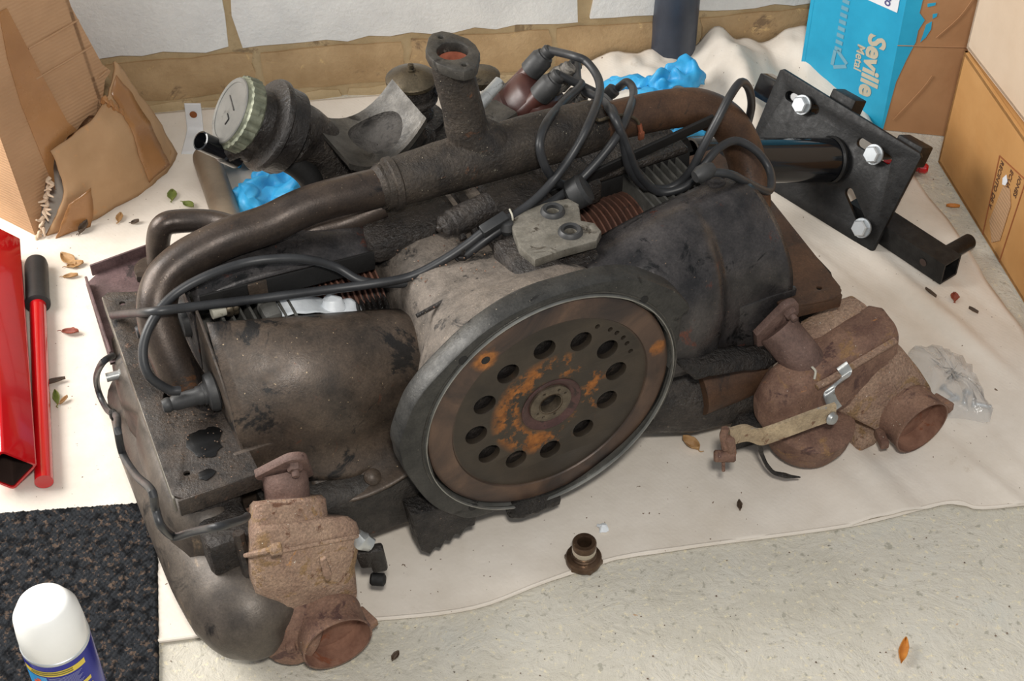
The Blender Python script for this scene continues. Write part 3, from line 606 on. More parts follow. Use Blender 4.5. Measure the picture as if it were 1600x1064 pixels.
# left end wall, plate, and rear covers
W_ = [(.070, .196), (.078, .212), (.088, .238), (.108, .262), (.135, .285), (.158, .300), (.172, .306), (.178, .290), (.182, .25), (.19, .21), (.2, .196)]
plate('end_wall', 'tin', EN, W_, [(.128, .222, .010)], .003, (-.3045, 0, 0), (0, 1, 0), (0, 0, 1), .0006)
lp = plate('side_plate', 'plate', EN, [(-.384, .046), (-.376, .038), (-.30, .036), (-.298, .30), (-.30, .335), (-.362, .362), (-.368, .357)], [(-.3635, .0665, .0042), (-.352, .338, .0042), (-.336, .172, .02)], .004, (0, 0, .2), bev=.001)
MB().box((-.340, .0365, .1905), (.084, .003, .022), bev=.001).build('front_lip', 'plate', lp)
MB().box((-.3765, .2, .1915), (.0025, .318, .020), (1, -.05, 0), (.05, 1, 0), bev=.001).build('worn_bright_edge', 'alloy', lp)
def blob(name, m, parent, c, rx, ry, z, seed, thick=.0008):
    P = [(c[0] + rx * (1 + .45 * noise.noise(Vector((math.cos(a) * 1.6, math.sin(a) * 1.6, seed)))) * math.cos(a), c[1] + ry * (1 + .45 * noise.noise(Vector((math.cos(a) * 1.6, math.sin(a) * 1.6, seed + 5)))) * math.sin(a)) for a in [2 * PI * k / 28 for k in range(28)]]
    return plate(name, m, parent, P, (), thick, (0, 0, z), bev=.0002)
st = (-.335,0.099,0.202); blob('oil_patch', 'oil', lp, st, .017, .022, .2026, 2)
st = (-.347,0.056,0.202); blob('oil_patch', 'oil', lp, st, .009, .006, .2026, 5)
deb = MB(); rg = random.Random(5)
for k in range(70):
    c = Vector((rg.uniform(-.365, -.315), rg.uniform(.05, .17), .2035)); r = rg.uniform(.0005, .0013)
    deb.lathe([(0, -r), (r, 0), (0, r)], c, (0, 0, 1), 5)
tag(deb.build('gritty_crumbs', 'grit', lp), kind='stuff')
rl = plate('rear_tin', 'rust_plate', EN, [(-.385, .290), (-.375, .43), (-.355, .445), (-.285, .452), (-.28, .30)], (), .003, (0, 0, .165), bev=.0006)
MB().box((-.378, .36, .172), (.003, .135, .016), (1, -.06, 0), (.06, 1, 0), bev=.001).build('rear_lip', 'rust_plate', rl)
MB().box((-.325, .448, .172), (.08, .003, .016), (1, .1, 0), (-.1, 1, 0), bev=.001).build('rear_lip', 'rust_plate', rl)
LR = [[(-.30, .198, .292), (-.30, .225, .300), (-.30, .262, .292), (-.30, .295, .265), (-.30, .312, .225), (-.30, .314, .19)],
      [(-.25, .200, .297), (-.25, .23, .308), (-.25, .27, .300), (-.25, .303, .272), (-.25, .32, .23), (-.25, .322, .19)],
      [(-.18, .200, .294), (-.18, .23, .305), (-.18, .27, .298), (-.18, .303, .268), (-.18, .32, .23), (-.18, .322, .19)],
      [(-.10, .200, .284), (-.10, .23, .296), (-.10, .27, .288), (-.10, .3, .262), (-.10, .318, .226), (-.10, .32, .19)]]
rcv = sheet('rear_cylinder_cover', 'tin_dark', EN, LR, .003)
MB().box((-.235, .195, .286), (.02, .003, .026), bev=.001).build('gap_tab', 'tin', rcv)
MB().box((-.20, .199, .283), (.19, .003, .024), (1, 0, -.06), bev=.001).build('gap_lip', 'black', rcv)
W_ = [(.2, .196), (.195, .25), (.198, .292), (.225, .300), (.262, .292), (.295, .265), (.312, .225), (.314, .196)]
plate('end_wall', 'tin_dark', EN, W_, [(.23, .232, .010)], .003, (-.304, 0, 0), (0, 1, 0), (0, 0, 1), .0006)
RR = [[(.100, .222, .262), (.10, .235, .270), (.10, .255, .266), (.10, .275, .24), (.10, .285, .2)], [(.19, .222, .268), (.19, .235, .276), (.19, .255, .27), (.19, .275, .245), (.19, .285, .2)], [(.30, .222, .272), (.30, .235, .28), (.30, .255, .276), (.30, .275, .25), (.30, .285, .2)]]
sheet('rear_cylinder_cover', 'black', EN, RR, .003)
MB().box((.19, .221, .258), (.21, .003, .022), (1, 0, .05), bev=.001).build('gap_lip', 'black', EN)
rp = plate('side_plate', 'manifold_r', EN, [(.298, .016), (.356, .006), (.368, .008), (.374, .018), (.392, .19), (.385, .30), (.30, .30)], [(.352, .026, .004)], .004, (0, 0, .195), bev=.001)
MB().box((.335, .011, .187), (.07, .003, .018), (1, -.12, 0), (.12, 1, 0), bev=.001).build('front_lip', 'manifold_r', rp)
MB().box((.381, .1, .187), (.003, .175, .018), (1, -.1, 0), (.1, 1, 0), bev=.001).build('outer_lip', 'manifold_r', rp)
# plug boots and lead ends
def boot(o, d, seal=True, m='rubber'):
    o = Vector(o); d = Vector(d).normalized()
    b = MB().lathe([(.0062, -.050), (.0078, -.046), (.0078, -.043), (.0066, -.041), (.0084, -.037), (.0088, -.016), (.0102, -.014), (.0102, -.009), (.0115, -.008), (.0115, 0)], o, d, 24)
    q = b.build('plug_boot', m, EN)
    if seal: MB().lathe([(.010, -.006), (.0185, -.004), (.0205, .000), (.0205, .004), (.018, .006), (.010, .006)], o, d, 36).build('seal_disc', m, q)
    return q
boot((-.312,0.138,0.227), (1, -.03, .0))
boot((-.308,0.236,0.245), (1, 0, 0))

# intake manifold
mf = MB().tube([(-.05, .236, .338), (-.15, .236, .343), (-.204,0.236,0.334), (-.244,0.236,0.332), (-.271,0.236,0.327), (-.296,0.234,0.321), (-.318,0.228,0.312), (-.332,0.216,0.3), (-.339,0.202,0.283), (-.339,0.187,0.265), (-.336,0.172,0.243), (-.331,0.163,0.224)],
               [.0205] * 10 + [.021, .0215], n=22).build('intake_manifold', 'manifold', EN)
MB().tube([(.15, .236, .338), (0.217,0.236,0.336), (0.275,0.236,0.33), (0.312,0.232,0.321), (0.343,0.224,0.299), (0.36,0.21,0.266), (0.362,0.19,0.233), (0.356,0.17,0.206)], [.0225] * 6 + [.022, .022], n=22).build('right_runner', 'manifold_r', mf)
b = MB().tube([(-.083, .236, .339), (-.076, .236, .34), (-.07, .236, .34), (.01, .236, .341), (.1, .236, .341), (.15, .236, .339), (.178, .236, .338), (.182, .236, .338)], [.0210, .0240, .0255, .0295, .0305, .030, .0275, .0225], n=26, noise_amp=.0008)
jk = b.build('cast_jacket', 'jacket', mf)
b = MB().lathe([(.0250, -.005), (.0285, -.003), (.0285, .003), (.0262, .005)], (-.066, .236, .34), (1, 0, 0), 26); b.build('joint_ring', 'jacket', jk)
b = MB().tube([(.044, .238, .35), (0.026,0.242,0.373), (0.021,0.246,0.405), (0.014,0.25,0.446), (0.013,0.25,0.462)], [.030, .0235, .0215, .0215, .022], n=24, caps=False); nk = b.build('carburettor_neck', 'jacket', mf)
cc = (0.012,0.25,0.469); ca, cb = (0.015,0.281,0.47), (0.015,0.224,0.47)
ux = Vector((cb[0] - ca[0], cb[1] - ca[1], 0)); hl = ux.length / 2; ux.normalize(); uy = Vector((-ux.y, ux.x, 0)); cz = cc[2]
mid = Vector(((ca[0] + cb[0]) / 2, (ca[1] + cb[1]) / 2, cz - .005))
diamond = [(hl + .0095, -.005), (hl + .0095, .005), (hl + .004, .011), (.014, .0225), (-.0, .0245), (-.014, .0225), (-hl - .004, .011), (-hl - .0095, .005), (-hl - .0095, -.005), (-hl - .004, -.011), (-.014, -.0225), (0, -.0245), (.014, -.0225), (hl + .004, -.011)]
cfl = plate('carburettor_flange', 'alloy_dark', mf, diamond, [(0, 0, .0178), (hl, 0, .0042), (-hl, 0, .0042)], .012, mid, ux, uy, .0015)
MB().lathe([(.0178, .0055), (.0174, -.006), (.017, -.03), (0, -.031)], mid, (0, 0, 1), 32, caps=False).build('throat', 'gasket', cfl)
s0, s1 = Vector((0.035,0.247,0.395)), Vector((0.073,0.262,0.41)); ax = s1 - s0
sg = MB().lathe([(.0075, 0), (.0075, ax.length * .5), (.0066, ax.length * .52), (.0066, ax.length), (.0052, ax.length), (.005, ax.length - .02), (0, ax.length - .02)], s0, ax, 20, caps=False).build('vacuum_spigot', 'lead', nk)
# heat riser
rs = MB().tube([(-.076,0.24,0.31), (-.118,0.246,0.298), (-.159,0.252,0.296), (-.195,0.266,0.287), (-.217,0.295,0.286), (-.239,0.325,0.285), (-.27,0.342,0.285), (-.29,0.345,0.284), (-.299,0.345,0.266), (-.303,0.345,0.237)], [.012, .012, .012, .0125, .0125, .0125, .013, .013, .013, .013], n=18, k=8).build('heat_riser_pipe', 'manifold', EN)
f0 = Vector((-.311,0.345,0.227))
MB().lathe([(.013, .008), (.020, .006), (.020, -.004), (.013, -.006)], f0, (0, 0, 1), 22).build('riser_flange', 'manifold', rs)
b = MB().hexa(f0 + Vector((-.016, -.012, .004)), (0, 0, 1), .006, .007); b.build('riser_nut', 'manifold', rs)

# generator stand with saddle
C00, C10, C01, C11 = [Vector(p) for p in ((-.092,0.297,0.335), (0.005,0.31,0.355), (-.119,0.385,0.37), (-.002,0.385,0.362))]
def saddle(u, v, dz=0):
    p = C00 * (1 - u) * (1 - v) + C10 * u * (1 - v) + C01 * (1 - u) * v + C11 * u * v
    return p + Vector((0, 0, -4 * u * (1 - u) * (.026 + .012 * v) + dz))
def sqr(a):
    c, s_ = math.cos(a), math.sin(a); m = max(abs(c), abs(s_)); return (.5 + .5 * c / m, .5 + .5 * s_ / m)
NS = 48; hc = (.60, .47)
Rg = []
for t in (0, .15, .4, .7, 1):
    Rg.append([saddle(*(np.array((hc[0] + .27 * math.cos(2 * PI * k / NS), hc[1] + .36 * math.sin(2 * PI * k / NS))) * (1 - t) + np.array(sqr(2 * PI * k / NS)) * t)) for k in range(NS)])
top = Rg
base_c = Vector((-.055, .345, .285))
skirt = [[p + Vector((0, 0, -.006)) for p in Rg[-1]], [p.lerp(base_c + Vector((0, 0, .015)), .25) + Vector((0, 0, -.018)) for p in Rg[-1]], [p.lerp(base_c, .55) for p in Rg[-1]], [Vector((base_c.x + (p.x - base_c.x) * .6, base_c.y + (p.y - base_c.y) * .6, .262)) for p in Rg[-1]]]
gs = MB().rings(top + [skirt[0]], caps=False).build('generator_stand', 'alloy_dark', EN, 40)
MB().rings(skirt, caps=False).build('stand_pedestal', 'case_dark', gs, 40)
cup = [Rg[0], [p + Vector((0, 0, -.006)) for p in Rg[0]], [p.lerp(saddle(*hc), .12) + Vector((0, 0, -.011)) for p in Rg[0]], [p.lerp(saddle(*hc), .7) + Vector((0, 0, -.013)) for p in Rg[0]], [p.lerp(saddle(*hc), .98) + Vector((0, 0, -.013)) for p in Rg[0]]]
MB().rings(cup, caps=False).build('sooted_recess', 'recess', gs, 60)
for u0, u1 in ((.14, .42), (.50, .86)):
    P = [saddle(u0 + (u1 - u0) * k / 8, 0) for k in range(9)]
    b = MB(); b.rings([[p + Vector((0, -.0035, -.0095)), p + Vector((0, -.0035, -.0165)), p + Vector((0, .004, -.0165)), p + Vector((0, .004, -.0095))] for p in P]); b.build('drain_slot', 'black', gs)
P = [saddle(k / 16, 0) for k in range(17)]
b = MB(); b.rings([[p + Vector((0, -.003, .0005)), p + Vector((0, -.0035, -.007)), p + Vector((0, .003, -.007)), p + Vector((0, .003, .0008))] for p in P]); b.build('saddle_lip', 'alloy_dark', gs)
b = MB(); b.rings([[p + Vector((0, -.003, -.018)), p + Vector((0, -.003, -.023)), p + Vector((0, .004, -.023)), p + Vector((0, .004, -.018))] for p in P]); b.build('lower_lip', 'grease', gs)
# breather / oil filler
cc = Vector((-.195,0.36,0.394)); d = Vector((.80, -.10, -.59)).normalized()      # from the cap into the filler
of = MB().lathe([(.034, .018), (.0345, .036), (.050, .042), (.0515, .045), (.0515, .048), (.0475, .051), (.0465, .070), (.040, .074), (.033, .078), (.0, .08)], cc, d, 48).build('oil_filler', 'grease', EN)
MB().lathe([(.0365, .0), (.0375, .003), (.0395, .0045), (.0400, .018), (.038, .021), (.034, .021)], cc, d, 112, knurl=(28, .035, .0045, .018)).build('filler_cap', 'cap_edge', of)['label'] = 'pale grey knurled filler cap'
MB().lathe([(.0366, -.0005), (.0355, -.0016), (.0315, -.0012), (.0310, -.0004), (.0, -.0004)], cc, d, 64, caps=False).build('cap_face', 'cap', of)
x_, y_, z_ = frame(d)
vw = (cc - Vector((-.0377, -1.0865, 1.311)).to_3d()); vw = cc - (Matrix.Rotation(-math.radians(26.2), 3, 'Z') @ Vector((-.0377, -1.0865, 1.311)))
e1 = d.cross(vw).normalized(); e1 = -e1 if e1.z > 0 else e1; e2 = d.cross(e1).normalized(); e2 = -e2 if e2.x < 0 else e2
du = (e1 * 24 + e2 * 41).normalized(); dv = d.cross(du); dv = -dv if dv.x < 0 else dv
b = MB(); c0 = cc - d * .0011
b.box(c0 + dv * .006 * (1) + du * -.006, (.026, .0012, .0008), du, dv, 0); b.build('cap_stroke', 'recess', of)
b = MB(); b.box(c0 - dv * .005 + du * .004, (.009, .0011, .0008), du, dv, 0); b.box(c0 - dv * .005 + du * .0085 - dv * .004, (.0011, .008, .0008), du, dv, 0); b.build('cap_mark', 'black', of)
MB().tube([cc + d * .066, (-.121,0.365,0.337), (-.094,0.365,0.302), (-.068,0.36,0.268), (-.06, .36, .26)], [.036, .034, .030, .027, .027], n=24).build('filler_neck', 'case_dark', of)
t0, t1 = Vector((-.211,0.352,0.352)), Vector((-.232,0.347,0.374)); ax = t1 - t0
MB().lathe([(.0125, -.02), (.0125, 0), (.0105, .002), (.0105, ax.length + .004), (.0088, ax.length + .0045), (.0085, ax.length - .01), (0, ax.length - .01)], t0, ax, 24, caps=False).build('breather_spout', 'stand_gloss', of)
MB().tube([cc + d * .05 + Vector((0, 0, -.04)), t0 + Vector((.02, 0, .004)), t0], [.02, .018, .0135], n=18).build('spout_root', 'grease', of)
MB().tube([(-.165,0.352,0.344), (-.151,0.345,0.33), (-.134,0.34,0.313), (-.124,0.335,0.295), (-.124,0.33,0.272)], .0135, n=16).build('drain_hose', 'black', of)
# fuel pump
o = Vector((0.027,0.4,0.346))
fp = MB().lathe([(.0, -.062), (.036, -.062), (.036, -.054), (.024, -.05), (.024, -.030), (.0295, -.028), (.0295, -.024), (.025, -.022), (.025, -.004)], o, (0, 0, 1), 36).build('fuel_pump', 'case_dark', EN)
MB().lathe([(.026, -.006), (.0295, -.004), (.0295, .0), (.0275, .002), (.012, .009), (.006, .010), (0, .010)], o, (0, 0, 1), 40).build('pump_lid', 'brass', fp)
MB().lathe([(.0055, .009), (.0055, .0125), (.0036, .013), (.0034, .018), (0, .0185)], o, (0, 0, 1), 14).build('lid_screw', 'brass', fp)
MB().lathe([(.0055, 0), (.0055, .012), (.0070, .013), (.0070, .018), (.004, .02), (.004, .032)], o + Vector((.026, -.006, -.006)), (.3, -.1, -1), 16).build('pipe_union', 'zinc', fp)
MB().box(o + Vector((.0, -.01, -.064)), (.075, .05, .008), (1, .2, 0), bev=.003).build('pump_base', 'grease', fp)
MB().tube([(0.005,0.36,0.29), (0.016,0.357,0.295), (0.028,0.355,0.288)], [.012, .016, .012], n=14).build('pump_foot', 'tar', fp)
# distributor
bc = Vector((0.15,0.36,0.28)); da = (Vector((0.184,0.345,0.327)) - bc).normalized()
ds = MB().lathe([(.030, -.035), (.034, -.03), (.036, -.006), (.0385, -.004), (.0385, 0)], bc, da, 40).build('distributor', 'case_dark', EN)
MB().lathe([(.0435, -.006), (.0445, -.002), (.0440, .010), (.0405, .013), (.040, .034), (.036, .042), (.028, .046), (0, .047)], bc, da, 48).build('distributor_cap', 'bakelite', ds)
x_, y_, z_ = frame(da)
tw = []
for k in range(4):
    a = PI / 4 + k * PI / 2 + .25
    off = x_ * math.cos(a) * .030 + y_ * math.sin(a) * .030
    MB().lathe([(.0125, .002), (.0112, .03), (.0102, .058), (0, .058)], bc + off, da, 20).build('tower', 'bakelite', ds)
    tw.append(bc + off + da * .056)
MB().lathe([(.012, .03), (.0105, .062), (0, .062)], bc, da, 20).build('tower', 'bakelite', ds)
tw.append(bc + da * .06)
tops = []
for k, p in enumerate(tw):
    m = 'rubber_grey' if k in (2, 4) else 'rubber'
    MB().lathe([(.0118, -.010), (.0135, -.009), (.0135, .012), (.0120, .014), (.0105, .018), (.0085, .0185), (.0078, .020), (.0086, .022), (.0086, .026), (.0066, .028)], p, da, 24).build('lead_boot', m, ds)
    tops.append(p + da * .026)
MB().box(bc - da * .02 + Vector((.0, -.02, .028)), (.006, .012, .02), bev=.002).build('cap_clip', 'grease', ds)
MB().tube([bc - da * .03, bc - da * .03 + Vector((-.005, .0, -.06)), (.115, .345, .262)], [.026, .024, .022], n=20).build('distributor_body', 'case_dark', ds)
MB().lathe([(.02, 0), (.022, .004), (.022, .010), (.016, .014), (.0, .015)], Vector((0.115,0.4,0.315)), (0, 0, 1), 20).build('vacuum_unit', 'brass', ds)
MB().box(Vector((0.094,0.33,0.313)), (.05, .04, .012), (1, .3, .1), bev=.004).build('clamp_bracket', 'alloy_dark', ds)
cb_ = Vector((0.245,0.33,0.299)); cd = Vector((0.258,0.325,0.314)) - Vector((0.241,0.335,0.29))
MB().lathe([(.0095, -.028), (.010, -.006), (.009, -.004), (.009, 0), (.0075, .002), (.0085, .006), (.0085, .012), (.0062, .014)], cb_, cd, 20).build('coil_boot', 'rubber', EN)
# ignition leads
WR = .0048
def lead(P, name='ignition_lead', r=WR, m='wire'): return MB().tube(P, r, n=12, k=9).build(name, m, EN)
lead([tops[0] * 1, (0.193,0.32,0.374), (0.202,0.305,0.372), (0.2,0.275,0.369), (0.179,0.235,0.376), (0.144,0.193,0.378), (0.119,0.18,0.357), (0.094,0.175,0.333), (0.066,0.165,0.322), (0.034,0.155,0.318), (0.01,0.152,0.317), (-.022,0.15,0.303), (-.05,0.15,0.292), (-.084,0.155,0.28), (-.122,0.16,0.281), (-.164,0.17,0.282), (-.21,0.175,0.288), (-.255,0.18,0.294), (-.307,0.178,0.308), (-.347,0.182,0.314), (-.358,0.24,0.269), (-.367,0.317,0.207)])
lead([(0.257,0.325,0.31), (0.259,0.31,0.326), (0.253,0.285,0.331), (0.207,0.215,0.364), (0.179,0.19,0.355), (0.155,0.182,0.338), (0.126,0.178,0.318), (0.095,0.17,0.31), (0.058,0.158,0.311), (0.033,0.15,0.314), (0.008,0.147,0.309), (-.018,0.147,0.296), (-.043,0.15,0.279), (-.07,0.155,0.27), (-.101,0.16,0.273), (-.133,0.168,0.283), (-.153,0.185,0.296), (-.181,0.19,0.313), (-.213,0.195,0.322), (-.245,0.2,0.324), (-.286,0.195,0.326), (-.321,0.19,0.319), (-.348,0.175,0.309), (-.365,0.16,0.291), (-.368,0.145,0.27), (-.353,0.14,0.247), (-.342,0.138,0.242)])
lead([tops[3] * 1, (0.199,0.32,0.341), (0.195,0.305,0.343), (0.154,0.27,0.354), (0.104,0.212,0.381), (0.084,0.19,0.375), (0.084,0.182,0.355), (0.095,0.182,0.331), (0.114,0.185,0.312), (0.138,0.185,0.317)])
lead([tops[1] * 1, (0.211,0.3,0.332), (0.205,0.26,0.346), (0.181,0.197,0.366), (0.184,0.186,0.343), (0.19,0.182,0.312), (0.206,0.178,0.286), (0.232,0.175,0.273), (0.25,0.17,0.279), (0.262,0.165,0.299), (0.274,0.165,0.325), (0.293,0.17,0.353), (0.313,0.18,0.371), (0.332,0.19,0.376), (0.351,0.2,0.356), (0.369,0.215,0.319), (0.382,0.235,0.275)])
lead([tops[2] * 1, (0.199,0.3,0.336), (0.2,0.265,0.347), (0.178,0.202,0.372), (0.186,0.184,0.344), (0.195,0.18,0.315), (0.205,0.176,0.295), (0.224,0.17,0.275), (0.246,0.162,0.277), (0.261,0.158,0.288), (0.272,0.158,0.304), (0.294,0.165,0.315), (0.32,0.17,0.314), (0.341,0.16,0.301), (0.351,0.145,0.284), (0.343,0.125,0.277), (0.33,0.115,0.278), (0.3,0.11,0.302), (0.273,0.11,0.324), (0.248,0.118,0.33)])
MB().lathe([(.0065, -.012), (.0095, -.006), (.0095, .004), (.007, .012)], (0.245,0.118,0.33), (1, .1, .1), 18).build('lead_grommet', 'rubber', EN)
MB().lathe([(.012, -.012), (.017, -.008), (.018, .006), (.015, .010), (.0, .011)], (0.119,0.165,0.314), (.75, -.3, .55), 28).build('rubber_cap', 'rubber', EN)
MB().box((0.011,0.15,0.319), (.032, .012, .012), Vector((0.034,0.155,0.319)) - Vector((-.013,0.15,0.307)), (0, 1, .3), bev=.002).build('lead_clip', 'grip', EN)
MB().lathe([(0, -.009), (.006, -.007), (.009, 0), (.006, .007), (0, .009)], (0.024,0.145,0.314), (0, 0, 1), 18).build('clip_knob', 'rubber', EN)
MB().tube([(0.034,0.16,0.324), (0.032,0.15,0.324), (0.031,0.147,0.319), (0.03,0.147,0.313)], .0011, n=8).build('tie_wire', 'plug', EN)
tw_ = lead([(0.17,0.285,0.335), (0.182,0.262,0.351), (0.158,0.202,0.373), (0.173,0.203,0.37), (0.188,0.205,0.367), (0.201,0.204,0.362), (0.21,0.203,0.354), (0.212,0.2,0.344)], 'earth_wire', .0019, 'brass')
MB().box((0.213,0.198,0.337), (.007, .004, .010), Vector((1, .1, 0)), bev=.001).tube([(0.212,0.202,0.35), (0.213,0.199,0.341)], .0028, n=8, k=1).build('spade_terminal', 'copper', tw_)
# rail running beside the right barrels
MB().box((0.205,0.205,0.305), (.215, .004, .017), Vector((0.287,0.205,0.32)) - Vector((0.13,0.205,0.292)), (0, 1, .3), bev=.001).build('air_deflector_bar', 'black', EN)
MB().box((.215, .245, .279), (.15, .06, .008), (1, 0, .03), bev=.003).build('deflector_plate', 'case_dark', EN)
MB().box((.275, .172, .235), (.05, .05, .06), bev=.003).build('plug_hollow', 'fin', EN)

# exhaust stubs
def oval(hl, r1, r2, n=10):
    P = [(hl + r2 * math.cos(a), r2 * math.sin(a)) for a in np.linspace(-PI / 2 + .35, PI / 2 - .35, n)] + [(0, r1)] + [(-hl + r2 * math.cos(a), r2 * math.sin(a)) for a in np.linspace(PI / 2 + .35, 1.5 * PI - .35, n)] + [(0, -r1)]
    return P
def stub(axis, P, hint, r, m):
    P = [Vector(p) for p in P]; o = P[0]; ax = Vector(axis).normalized(); h = Vector(hint); h = (h - ax * h.dot(ax)).normalized(); v = ax.cross(h)
    q = MB().tube(P, r, n=30).build('exhaust_stub', m, EN)
    plate('stub_flange', m, q, oval(.031, r + .006, .012), [(.031, 0, .004), (-.031, 0, .004)], .009, o, h, v, .0015)
    for s_ in (1, -1):
        c = o + h * .031 * s_
        MB().hexa(c + ax * .004, ax, .0075, .007).lathe([(.0038, 0), (.0038, .016), (.003, .017)], c, ax, 12).build('stub_nut', m, q)
    return q
stub((-.22, -.90, -.38), [(-.276,0.034,0.192), (-.277,0.028,0.186), (-.279,0.022,0.174), (-.284,0.01,0.162)], (.258, -.429, .866), .0225, 'stub')
stub((.05, -.98, -.18), [(0.294,0.018,0.167), (0.301,0.006,0.156), (0.309,-.008,0.143), (0.323,-.02,0.12)], (0.193, -0.168,  0.967), .0235, 'stub')
MB().box((-.278, .070, .16), (.075, .006, .085), bev=.002).build('port_face', 'tin', EN)
MB().box((.285, .030, .165), (.075, .006, .085), bev=.002).build('port_face', 'tin_dark', EN)

# left heater control box and outlet (rust)
def loft(name, m, parent, S, ang=40, noise_amp=0, n=28):
    """S: (centre, X half axis, Y half axis, exponent)"""
    R = []
    for c, X, Y, p in S:
        c, X, Y = Vector(c), Vector(X), Vector(Y)
        ring = [c + X * a + Y * b for a, b in sq(0, 0, 1, 1, p, n)]
        if noise_amp: ring = [q + noise.noise_vector(q * 45) * noise_amp for q in ring]
        R.append(ring)
    return MB().rings(R).build(name, m, parent, ang)
hx = Vector((.97, -.22, -.1))
def section(a, b_, Y, p):
    a, b_ = Vector(a), Vector(b_); return ((a + b_) / 2, (b_ - a) / 2, Y, p)
lb = loft('heater_box', 'rust', EN, [section((-.314,0.014,0.189), (-.248,0.014,0.166), (0, .016, -.016), 4), section((-.318,0.012,0.187), (-.246,0.012,0.162), (0, .020, -.020), 4.5), section((-.325,0.002,0.171), (-.25,0.002,0.147), (0, .022, -.022), 5), section((-.327,0,0.169), (-.23,0,0.139), (0, .025, -.026), 5),
    section((-.33,-.002,0.162), (-.223,-.002,0.128), (0, .028, -.030), 5), section((-.335,-.009,0.145), (-.223,-.009,0.118), (0, .028, -.030), 5), section((-.339,-.018,0.126), (-.228,-.018,0.1), (0, .026, -.032), 4), section((-.339,-.028,0.104), (-.235,-.028,0.086), (0, .020, -.035), 3.2), section((-.327,-.038,0.083), (-.238,-.038,0.076), (0, .011, -.036), 2.4), section((-.32,-.046,0.075), (-.24,-.046,0.073), (0, .003, -.036), 2.0)], noise_amp=.0018)
ol = MB().lathe([(.037, .0), (.0378, .006), (.0368, .010), (.0362, .034), (.0372, .036), (.0372, .038), (.0352, .038)], (-.276, -.042, .05), (.01, -1, -.03), 44, caps=False).build('outlet_pipe', 'rust_red', lb)
MB().lathe([(.0352, .0378), (.0345, .012), (.0, .010)], (-.276, -.042, .05), (.01, -1, -.03), 40, caps=False).build('outlet_inside', 'rust_in', ol)
for s_, z_ in ((-1, .05), (1, .038)):
    MB().box((-.276 + s_ * .041, -.055, z_), (.010, .026, .010), (1, s_ * .3, .1), bev=.002).build('torn_seam', 'rust_red', ol)
bd_ = []; A_, B_ = Vector((-.336,-.009,0.144)), Vector((-.222,-.009,0.115))
for k in range(41):
    a = 2 * PI * k / 40; c, s_ = math.cos(a), math.sin(a)
    bd_.append((A_ + B_) / 2 + (B_ - A_) / 2 * math.copysign(abs(c) ** .4, c) + Vector((0, .030, -.032)) * math.copysign(abs(s_) ** .4, s_))
MB().tube(bd_, .0022, n=8, k=2).build('clamp_band', 'rust', lb)
MB().lathe([(.003, -.006), (.006, -.005), (.006, .005), (.003, .006)], (-.316,-.055,0.194), (1, -.2, 0), 16, caps=False).build('clamp_eye', 'rust', lb)
MB().tube([(-.341,-.03,0.17), (-.332,-.04,0.18), (-.318,-.054,0.194)], [.0022, .003, .003], n=8).build('clamp_tail', 'rust', lb)
MB().tube([(-.275,-.064,0.168), (-.273,-.066,0.146), (-.274,-.066,0.137)], [.003, .0045, .002], n=8).build('pressed_rib', 'rust', lb)
# lever pieces at its right
lv = MB().tube([(-.229,-.03,0.141), (-.225,-.035,0.135), (-.218,-.04,0.129)], [.008, .011, .007], n=10, noise_amp=.002).build('flap_lever', 'lead', lb)
MB().box((-.211,-.035,0.1), (.016, .012, .036), (1, -.3, .1), bev=.003).box((-.221,-.033,0.103), (.02, .008, .028), (1, -.5, .2), bev=.003).build('lever_clevis', 'grease', lv)
MB().lathe([(.005, -.008), (.007, -.006), (.007, .006), (.004, .008)], (-.211,-.03,0.059), (.8, -.5, 0), 14).build('clevis_pin', 'black', lv)

# left heat exchanger
hxl = MB().tube([(-.345, .33, .07), (-.345, .25, .072), (-.345, .15, .072), (-.345, .05, .069), (-.342, -.005, .067), (-.338, -.036, .064), (-.335, -.054, .061), (-.333, -.061, .060)], [.05, .06, .062, .0625, .060, .049, .031, .006], n=30).build('heat_exchanger', 'elbow', EN)
loft('exchanger_skirt', 'rust_red', hxl, [((-.300, .045, .066), (.046, -.004, 0), (0, .02, .058), 2.4), ((-.303, .008, .064), (.046, -.010, 0), (.004, .024, .056), 2.3), ((-.308, -.022, .061), (.040, -.014, 0), (.008, .022, .050), 2.2), ((-.314, -.045, .058), (.030, -.014, 0), (.008, .014, .042), 2.1), ((-.319, -.057, .054), (.016, -.008, 0), (.004, .006, .028), 2), ((-.320, -.061, .053), (.005, -.002, 0), (.001, .002, .010), 2)], noise_amp=.001)
MB().box((-.345, .03, .142), (.05, .07, .05), bev=.008).box((-.345, .12, .15), (.055, .16, .07), bev=.012).build('exchanger_neck', 'case_dark', hxl)
MB().tube([(-.338, -.002, .172), (-.338, -.010, .14), (-.338, -.016, .118)], .006, n=8, k=4).build('stud_rib', 'plate', hxl)
deb = MB(); rg = random.Random(8)
for k in range(60):
    c = Vector((rg.gauss(-.32, .02), rg.gauss(.03, .02), .134)); r = rg.uniform(.001, .003)
    deb.lathe([(0, -r), (r, 0), (0, r)], c + Vector((0, 0, rg.uniform(-.004, .004))), (0, .3, 1), 5)
tag(deb.build('soil_crumbs', 'tar', hxl), kind='stuff')
